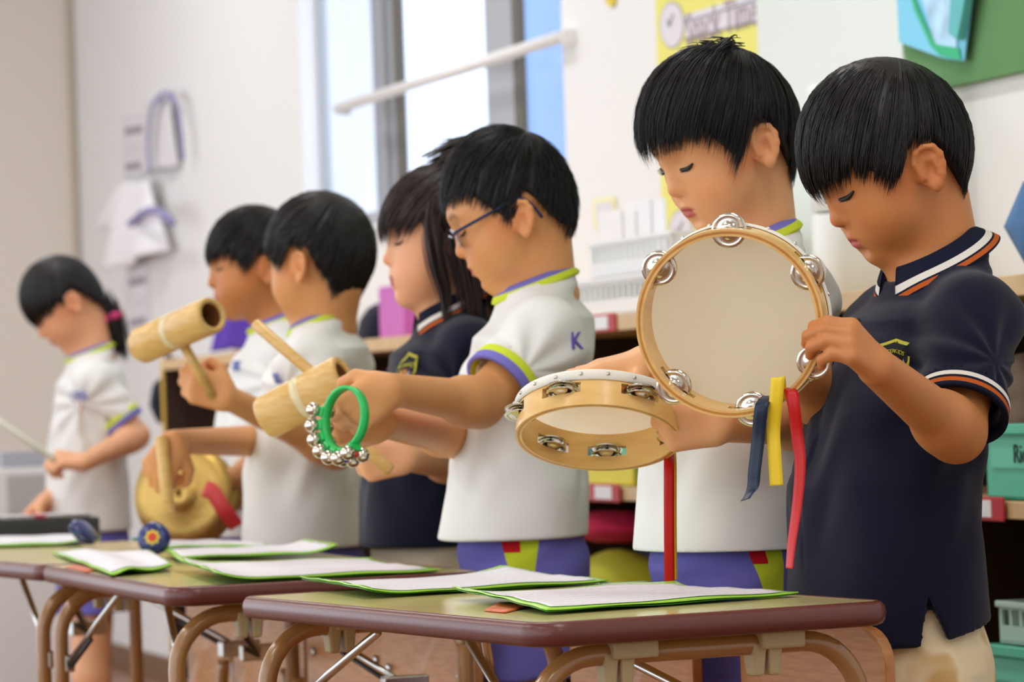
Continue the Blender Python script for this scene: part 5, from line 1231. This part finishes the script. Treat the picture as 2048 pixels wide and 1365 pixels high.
def basket(s0, s1, z0, z1, o0, o1, label, m, slats=True):
    t = root('storage_basket', wp((s0 + s1) / 2, z0, (o0 + o1) / 2), label, 'basket', 'white storage baskets'); W_ = .004
    sbox('bottom', s0, s1, z0, z0 + .005, o0, o1, m, t)
    for oo in (o0, o1 - W_):
        mb = MB(); k = max(6, int((s1 - s0) / .03)); bb = lambda a, b, c_, d_: mb.box(wp((a + b) / 2, (c_ + d_) / 2, oo + W_ / 2), (b - a, W_, d_ - c_), (WD, WN, up))
        bb(s0, s1, z0, z0 + (z1 - z0) * .42); bb(s0, s1, z1 - (z1 - z0) * .2, z1)
        for i in range(k + 1): a_ = s0 + (s1 - s0 - .008) * i / k; bb(a_, a_ + .008, z0 + (z1 - z0) * .42, z1 - (z1 - z0) * .2)
        mb.build('slatted_side', m, t, smooth=False)
    for s_ in (s0, s1 - W_): sbox('end_wall', s_, s_ + W_, z0, z1, o0, o1, m, t)
    for oo in (o0 - .004, o1 - .004): sbox('rim', s0 - .004, s1 + .004, z1 - .008, z1, oo, oo + .008, m, t)
    return t
sA, sB = ws(1330, 600, 1.98), ws(1148, 600, 1.98)
basket(sA, sB, SHZ + .001, SHZ + .063, -.34, -.12, 'long low white slatted basket on the shelf top', WHITEP)
sA2, sB2 = ws(1345, 520, 2.0), ws(1182, 520, 2.0)
basket(sA2, sB2, SHZ + .066, SHZ + .128, -.30, -.10, 'white basket of papers stacked on the long low basket', WHITEP)
for k, (px, h, tl) in enumerate(((1200, .050, .3), (1222, .042, -.2), (1248, .060, .25), (1272, .055, -.1))):
    s_ = ws(px, 470, 2.08); o = MB().box(wp(s_, SHZ + .128 + h / 2, -.20 + .004 * k), (.13, .003, h + .03), (nrm(WD + up * .06 * tl), WN, up)).build('paper_card', mat('white card', (240, 239, 240), rough=.6), None, smooth=False, loc=wp(s_, SHZ + .1, -.2))
    tag(o, 'white paper card standing in the upper white basket', 'card', 'cards in the upper basket')
# things on the shelf top by the girl, and the white casing
o = MB().box(wp(ws(778, 650, 2.05), SHZ + .057, -.22), (.20, .05, .114), (WD, WN, up)).build('paper_box', mat('magenta box', (196, 96, 184), rough=.5, var=.1, vscale=12), None, smooth=False, bevel=.003, loc=wp(ws(778, 650, 2.05), SHZ, -.22)); tag(o, 'magenta paper box on the shelf top behind the long haired person', 'box')
t = root('pouch', wp(ws(715, 660, 2.05), SHZ, -.2), 'dark navy pouch slumped on the shelf top', 'pouch'); s_ = ws(715, 660, 2.05)
MB().loft([[wp(s_ + .09 * k * math.cos(q) - .05 * zz, SHZ + .001 + zz, -.2 + .05 * k * math.sin(q)) for q in np.linspace(0, 2 * math.pi, 20, endpoint=False)] for zz, k in ((0, .92), (.02, 1), (.05, .85), (.075, .5), (.084, .15))]).build('pouch_body', NAVY, t)
AN0, AN1 = -.245, -.04; s0, s1 = ws(1906, 300, 2.30 + AN1), ws(1606, 300, 2.30 + AN0); t = root('air_purifier', wp((s0 + s1) / 2, SHZ, -.14), 'tall white casing with rounded corners on the shelf top below the felt board', 'appliance')
zt = wz(1760, 146, 2.1); APW = mat('white casing', (234, 236, 232), rough=.35)
for z0, z1, nm in ((SHZ + .001, SHZ + (zt - SHZ) * .40, 'lower_casing'), (SHZ + (zt - SHZ) * .405, zt, 'upper_casing')):
    MB().loft([[wp(p[0], z, p[1]) for p in rounded([(s0, AN0), (s1, AN0), (s1, AN1), (s0, AN1)], .03, off, 8)] for z, off in ((z0, -.002), (z0 + .003, 0), (z1 - .008, 0), (z1 - .002, -.003), (z1, -.010))]).build(nm, APW, t, flat_angle=40)
# blue cushion corner at the edge of frame
c = W(2084, 500, 2.0); c[2] = SHZ + .064; MB_ = MB(); t = root('cushion', A(c[0], c[1], SHZ), 'slate blue cushion tipped on its corner on the shelf top', 'cushion')
a_ = .052
MB().loft([[c + (WD * math.cos(q) * 1.25 + up * math.sin(q)) * a_ * 1.25 * k / (abs(math.cos(q)) + abs(math.sin(q))) + WN * off for q in np.linspace(0, 2 * math.pi, 32, endpoint=False)] for off, k in ((-.03, .3), (-.022, .8), (0, 1), (.022, .8), (.03, .3))]).build('cushion_cover', mat('slate blue cloth', (78, 120, 164), rough=.9), t)
# teal bins with name labels, bags and a plant in the bays behind the navy polo
TEAL = mat('teal plastic', (86, 196, 160), rough=.4)
def bin_(s0, s1, z0, z1, label, txt):
    t = root('drawer_bin', wp((s0 + s1) / 2, z0, SHF + .15), label, 'bin', 'teal drawer bins'); o0, o1 = SHF + .012, SHB - .04
    mb = MB(); th = .004; h = z1 - z0
    for a in ((s0, s1, z0, z0 + th, o0, o1), (s0, s1, z0, z1, o0, o0 + th), (s0, s1, z0, z1, o1 - th, o1), (s0, s0 + th, z0, z1, o0, o1), (s1 - th, s1, z0, z1, o0, o1)): mb.box(wp((a[0] + a[1]) / 2, (a[2] + a[3]) / 2, (a[4] + a[5]) / 2), (a[1] - a[0], a[5] - a[4], a[3] - a[2]), (WD, WN, up))
    mb.build('tray', TEAL, t, smooth=False); sbox('rim', s0 - .005, s1 + .005, z1 - .012, z1 + .001, o0 - .009, o0 + .002, TEAL, t)
    lb = sbox('name_label', s0 + .02, s1 - .02, z0 + h * .42, z0 + h * .80, o0 - .0022, o0 - .0004, mat('pale teal label', (110, 208, 174), rough=.5), t, 0)
    text_mesh('lettering', txt, h * .36, wp((s0 + s1) / 2, z0 + h * .60, o0 - .0030), -WD, up, mat('black ink', (24, 40, 36), rough=.6), lb)
    return t
for py, z, zz, txt, lb in ((930, .6565, .092, 'Rio Yamato', 'teal drawer bin with handwritten label on the middle shelf'), (1330, .4015, .074, 'Yuyu', 'teal drawer bin with handwritten label on the lower shelf')):
    s1_ = ws(1955, py, 2.30 + SHF); bin_(s1_ - .34, s1_, z, z + zz, lb, txt)
bs_ = ws(2000, 1230, 2.30 + SHF)
basket(bs_ - .30, bs_ + .05, .478, .53, SHF + .02, SHB - .06, 'pale green slatted basket stacked on the lower teal bin', mat('pale green plastic', (176, 206, 186), rough=.45))
def blob(name, c, ax, r, m, label, cat, seed=0, amp=.12, n=28, group=None):
    """a soft lumpy thing: bag, cloth, plush"""
    rng = np.random.RandomState(seed); ph = rng.uniform(0, 6, 9); mb = MB(); mb.ball(A(0, 0, 0), 1.0, n); out = []
    for v in mb.v:
        q = 1 + amp * (math.sin(3 * v[0] + ph[0]) * math.sin(4 * v[1] + ph[1]) + .6 * math.sin(7 * v[2] + ph[2] + 2 * v[0]) + .5 * math.sin(9 * v[0] + ph[3]) * math.sin(8 * v[2] + ph[4]))
        v = v * q; out.append(A(c) + ax[0] * v[0] * r[0] + ax[1] * v[1] * r[1] + ax[2] * max(v[2], -.93) * r[2])
    mb.v = out; o = mb.build(name, m, None, loc=A(c) - ax[2] * r[2] * .93); return tag(o, label, cat, group)
AXW = (WD, WN, up)
wq = lambda px, py, o: W(px, py, 2.30 + o)
blob('cloth_bag', wp(4.40, .580, -.22), AXW, (.20, .11, .046), mat('dark red fabric', (136, 18, 26), rough=.9), 'dark red cloth bag heaped in the shelf bay behind the navy polo', 'bag', 3, .14)
hp = wp(4.36, .535, -.372); t = MB().tube([hp + (WD * math.cos(q) + up * math.sin(q)) * .092 for q in np.linspace(0, math.pi, 24)], .006, 8).build('bag_handle_hoop', mat('red piping', (150, 24, 30), rough=.6), None, loc=hp); t.name = 'piped_hoop'; tag(t, 'dark red piped hoop arching in front of the red cloth bag', 'hoop')
t = root('leafy_plant', wq(2035, 700, -.2), 'dark green leafy plant in the upper shelf bay', 'plant'); mb = MB(); rng = np.random.RandomState(4); pc = wq(2040, 760, -.2)
for k in range(46):
    b_ = pc + A(rng.normal(0, .02), rng.normal(0, .02), 0); d_ = nrm(A(rng.normal(0, .7), rng.normal(0, .7), rng.uniform(.3, 1.2))); L_ = rng.uniform(.05, .085); s_ = nrm(np.cross(d_, A(rng.normal(), rng.normal(), .3)))
    mb.loft([[b_ + d_ * L_ * f + A(0, 0, -.04 * f * f) + s_ * w_, b_ + d_ * L_ * f + A(0, 0, -.04 * f * f + .001), b_ + d_ * L_ * f + A(0, 0, -.04 * f * f) - s_ * w_] for f, w_ in ((0, .002), (.3, .011), (.6, .013), (.85, .007), (1, .0006))], caps=False)
mb.build('foliage', mat('dark leaf', (34, 60, 30), rough=.5), t); MB().lathe(A(pc[0], pc[1], .6565), up, [(.0001, 0), (.04, 0), (.055, .06), (.05, .06), (.045, .05), (.0001, .05)], 24).build('pot', mat('brown pot', (90, 60, 42), rough=.6), t)
blob('fabric_bag', wq(2030, 790, -.27), AXW, (.07, .05, .05), mat('taupe fabric', (150, 128, 112), rough=.9), 'taupe fabric bag squeezed between the plant and the teal bin', 'bag', 5, .1)
blob('plush_ball', wq(2064, 792, -.25), AXW, (.045, .04, .045), mat('ochre plush', (196, 128, 30), rough=.95), 'ochre and rose plush ball beside the taupe bag', 'toy', 6, .05)
# the bay between the two white shirts
blob('shoulder_bag', wp(6.40, .402 + .068, -.27), AXW, (.19, .08, .073), mat('lime bag fabric', (186, 186, 40), rough=.85), 'lime green bag with pink top lying in the low bay', 'bag', 8, .05)
blob('rolled_towel', wp(6.44, .402 + .068 + .082 + .028, -.27), AXW, (.14, .06, .028), mat('hot pink cloth', (206, 30, 84), rough=.9), 'hot pink rolled cloth lying on the lime bag', 'cloth', 9, .06)
blob('knapsack', wp(6.60, .402 + .095, -.115), AXW, (.13, .055, .10), mat('dark navy nylon', (18, 24, 62), rough=.6), 'dark navy bag beside the lime bag in the low bay', 'bag', 10, .06)
t = root('picture_book', wq(1225, 945, -.33), 'teal and yellow picture book leaning in the bay above the lime bag', 'book')
s_ = 6.22; MB().box(wp(s_, .655 + .0565, -.33), (.24, .012, .11), (WD, WN, up)).build('cover', mat('teal book cover', (90, 190, 150), rough=.5, var=.15, vscale=10), t, smooth=False, bevel=.002); MB().box(wp(s_ , .655 + .0155, -.339), (.25, .006, .028), (WD, WN, up)).build('spine_band', mat('yellow band', (226, 214, 40), rough=.5), t, smooth=False)
for k in range(9):
    s_ = ws(745, 720, 1.97) + (k - 4) * .045; h = .17 + .02 * math.sin(k * 2.1)
    o = MB().box(wp(s_, .6565 + h / 2, -.26), (.034, .17, h), (WD, WN, up)).build('book', mat('book spine %d' % (k % 4), ((70, 30, 50), (128, 130, 168), (150, 150, 186), (92, 96, 140))[k % 4], rough=.6), None, smooth=False, bevel=.002, loc=wp(s_, .6565, -.26))
    tag(o, 'slim book standing in the shelf bay beneath the magenta box', 'book', 'books beneath the magenta box')
# purple cloth and white bag on the far part of the shelf
t = root('purple_cloth', wq(452, 690, -.2), 'vivid purple folded cloth hanging over the shelf end behind the cymbal player', 'cloth')
MB().grid(lambda u, v: W(420 + 70 * u + 14 * v, 705 - 62 * v - 8 * math.sin(3 * u), 2.05) + WN * .02 * math.sin(9 * u), 14, 8, 0, .008).build('cloth_fold', mat('purple fleece', (92, 60, 184), rough=.9), t)
t = root('white_pouch', wq(440, 640, -.2), 'soft white pouch with cord on the shelf behind the cymbal player', 'pouch')
s_ = ws(445, 680, 2.08); MB().loft([[wp(s_ + .16 * k * math.cos(q), SHZ + .001 + zz, -.14 + .05 * k * math.sin(q)) for q in np.linspace(0, 2 * math.pi, 20, endpoint=False)] for zz, k in ((0, .92), (.03, 1), (.09, .8), (.12, .5), (.15, .55))]).build('pouch_body', mat('white cloth', (232, 230, 228), rough=.9), t)
hz_ = wz(298, 805, 1.93); blob('hanging_bag', wp(SH_S1 + .085, hz_, -.345), AXW, (.055, .04, .060), NAVY, 'small navy bag hanging at the yellow end panel of the shelf', 'bag', 12, .05)
MB().tube(smooth_path([wp(SH_S1 + .085, hz_ + .05, -.345), wp(SH_S1 + .06, hz_ + .12, -.345), wp(SH_S1 + .015, SHZ + .004, -.345), wp(SH_S1 - .01, SHZ + .003, -.34)], 5), .004, 8).build('bag_loop', NAVY, bpy.data.objects['hanging_bag'])
# hanging smock, papers and tote on the far wall
def hang(pix, off, m, name, par, waves=.012, thick=.004, nu=16, nv=16):
    a, b, c_, d_ = pix
    return MB().grid(lambda u, v: W((a[0] * (1 - u) + b[0] * u) * (1 - v) + (d_[0] * (1 - u) + c_[0] * u) * v, (a[1] * (1 - u) + b[1] * u) * (1 - v) + (d_[1] * (1 - u) + c_[1] * u) * v, 2.30) - WN * (off + waves * (1 + math.sin(9 * u + 2 * v)) * (.3 + v)), nu, nv, 0, thick).build(name, m, par)
SMK = mat('white smock cotton', (250, 249, 252), rough=.9); LBL = mat('lilac trim', (150, 146, 190), rough=.9)
t = root('smock', W(300, 360, 2.28), 'white smock with lilac trim hanging on the wall', 'smock')
hang([(270, 365), (325, 360), (362, 500), (258, 540)], .03, SMK, 'smock_body', t, .02); hang([(262, 372), (285, 362), (276, 452), (234, 456)], .035, SMK, 'sleeve', t, .012)
MB().tube(smooth_path([W(262, 448, 2.22), W(290, 425, 2.2), (W(320, 424, 2.2)), W(345, 446, 2.22)], 6), .012, 8).build('hem_trim', LBL, t)
t = root('tote_bag', W(330, 270, 2.28), 'pale grey tote with lilac straps hanging above the smock', 'bag')
hang([(300, 200), (352, 196), (366, 335), (304, 345)], .012, mat('pale grey canvas', (222, 220, 222), rough=.9), 'bag_body', t, .008)
for q in ([(300, 345), (296, 290), (304, 215), (325, 188)], [(366, 320), (362, 262), (352, 205), (335, 188)]): MB().tube(smooth_path([W(x, y, 2.26) for x, y in q], 6), .013, 8, flat=.4).build('strap', LBL, t)
for i, (pix, lb) in enumerate((([(248, 232), (298, 222), (300, 352), (252, 360)], 'printed notice sheet on the wall beside the grey tote'), ([(256, 532), (298, 522), (302, 668), (258, 676)], 'printed notice sheet on the wall below the smock'))):
    t = root('notice_sheet', W(pix[0][0], pix[0][1], 2.29), lb, 'notice', 'notices by the smock'); hang(pix, .002, mat('notice paper', (226, 224, 228), rough=.7), 'sheet', t, .0, .001)
    for k in range(3):
        f = .2 + .28 * k; x0, x1 = pix[0][0] + 5, pix[1][0] - 5; y = pix[0][1] + (pix[3][1] - pix[0][1]) * f; poly_wall([(x0, y), (x1, y - 8), (x1, y + 6), (x0, y + 12)], .004, .0008, INK if k != 1 else GREYP, 'print_block', t)
# low white stand with boxes beyond the far table
t = root('side_stand', A(*P(48, 1000, 9.7)[:2], 0), 'low white stand with grey drawers beyond the far table', 'stand'); c = P(48, 1000, 9.7); zt = P(48, 935, 9.7)[2]
MB().box(A(c[0], c[1], zt / 2), (.30, .3, zt), (WN, WD, up)).build('carcass', WHITEP, t, smooth=False, bevel=.004)
MB().box(A(c[0], c[1], zt - .06) - WD * .152, (.13, .006, .09), (WN, WD, up)).build('drawer', mat('grey drawer', (190, 188, 186), rough=.5), t, smooth=False, bevel=.002)
MB().box(A(c[0], c[1], zt + .02), (.12, .1, .036), (WN, WD, up)).build('pencil_box', mat('grey pencil box', (160, 160, 168), rough=.5), None, smooth=False, bevel=.003, loc=A(c[0], c[1], zt)); tag(bpy.data.objects['pencil_box'], 'small grey box on the low white stand', 'box')
# ------------------------------------------------------------ lamps of the room
def area(name, loc, sx, sy, power, col=(1, 1, 1), rot=(0, 0, 0)):
    l = bpy.data.lights.new(name, 'AREA'); l.shape = 'RECTANGLE'; l.size = sx; l.size_y = sy; l.energy = power; l.color = col
    o = bpy.data.objects.new(name, l); COL.objects.link(o); o.location = Vector(loc); o.rotation_euler = rot; return o
yaw = math.atan2(WD[1], WD[0])
for s_ in (0, 2.6, 5.2, 7.8, 10.4):
    for o_ in (-1.1, -3.2): area('ceiling_lamp', wp(s_, 2.70, o_), 1.25, .32, LAMP, (1, .99, .98), (0, 0, yaw))
w = bpy.data.worlds.new('daylight'); sc.world = w; w.use_nodes = True
nt = w.node_tree; bgn = nt.nodes['Background']
tc = nt.nodes.new('ShaderNodeTexCoord'); nz = nt.nodes.new('ShaderNodeTexNoise'); nz.inputs['Scale'].default_value = 9; nz.inputs['Detail'].default_value = 3
cr = nt.nodes.new('ShaderNodeValToRGB'); e = cr.color_ramp.elements; e[0].position = .38; e[0].color = (.72, .84, 1, 1); e[1].position = .60; e[1].color = (1, 1, 1, 1)
nt.links.new(tc.outputs['Generated'], nz.inputs['Vector']); nt.links.new(nz.outputs['Fac'], cr.inputs['Fac']); nt.links.new(cr.outputs['Color'], bgn.inputs['Color'])
bgn.inputs['Strength'].default_value = 2.0
sc.view_settings.view_transform = 'Standard'; sc.view_settings.look = 'None'; sc.view_settings.exposure = 0.15; sc.view_settings.gamma = 1
sc.cycles.use_denoising = True; sc.cycles.adaptive_threshold = .015; sc.cycles.max_bounces = 6; sc.cycles.caustics_reflective = False; sc.cycles.caustics_refractive = False
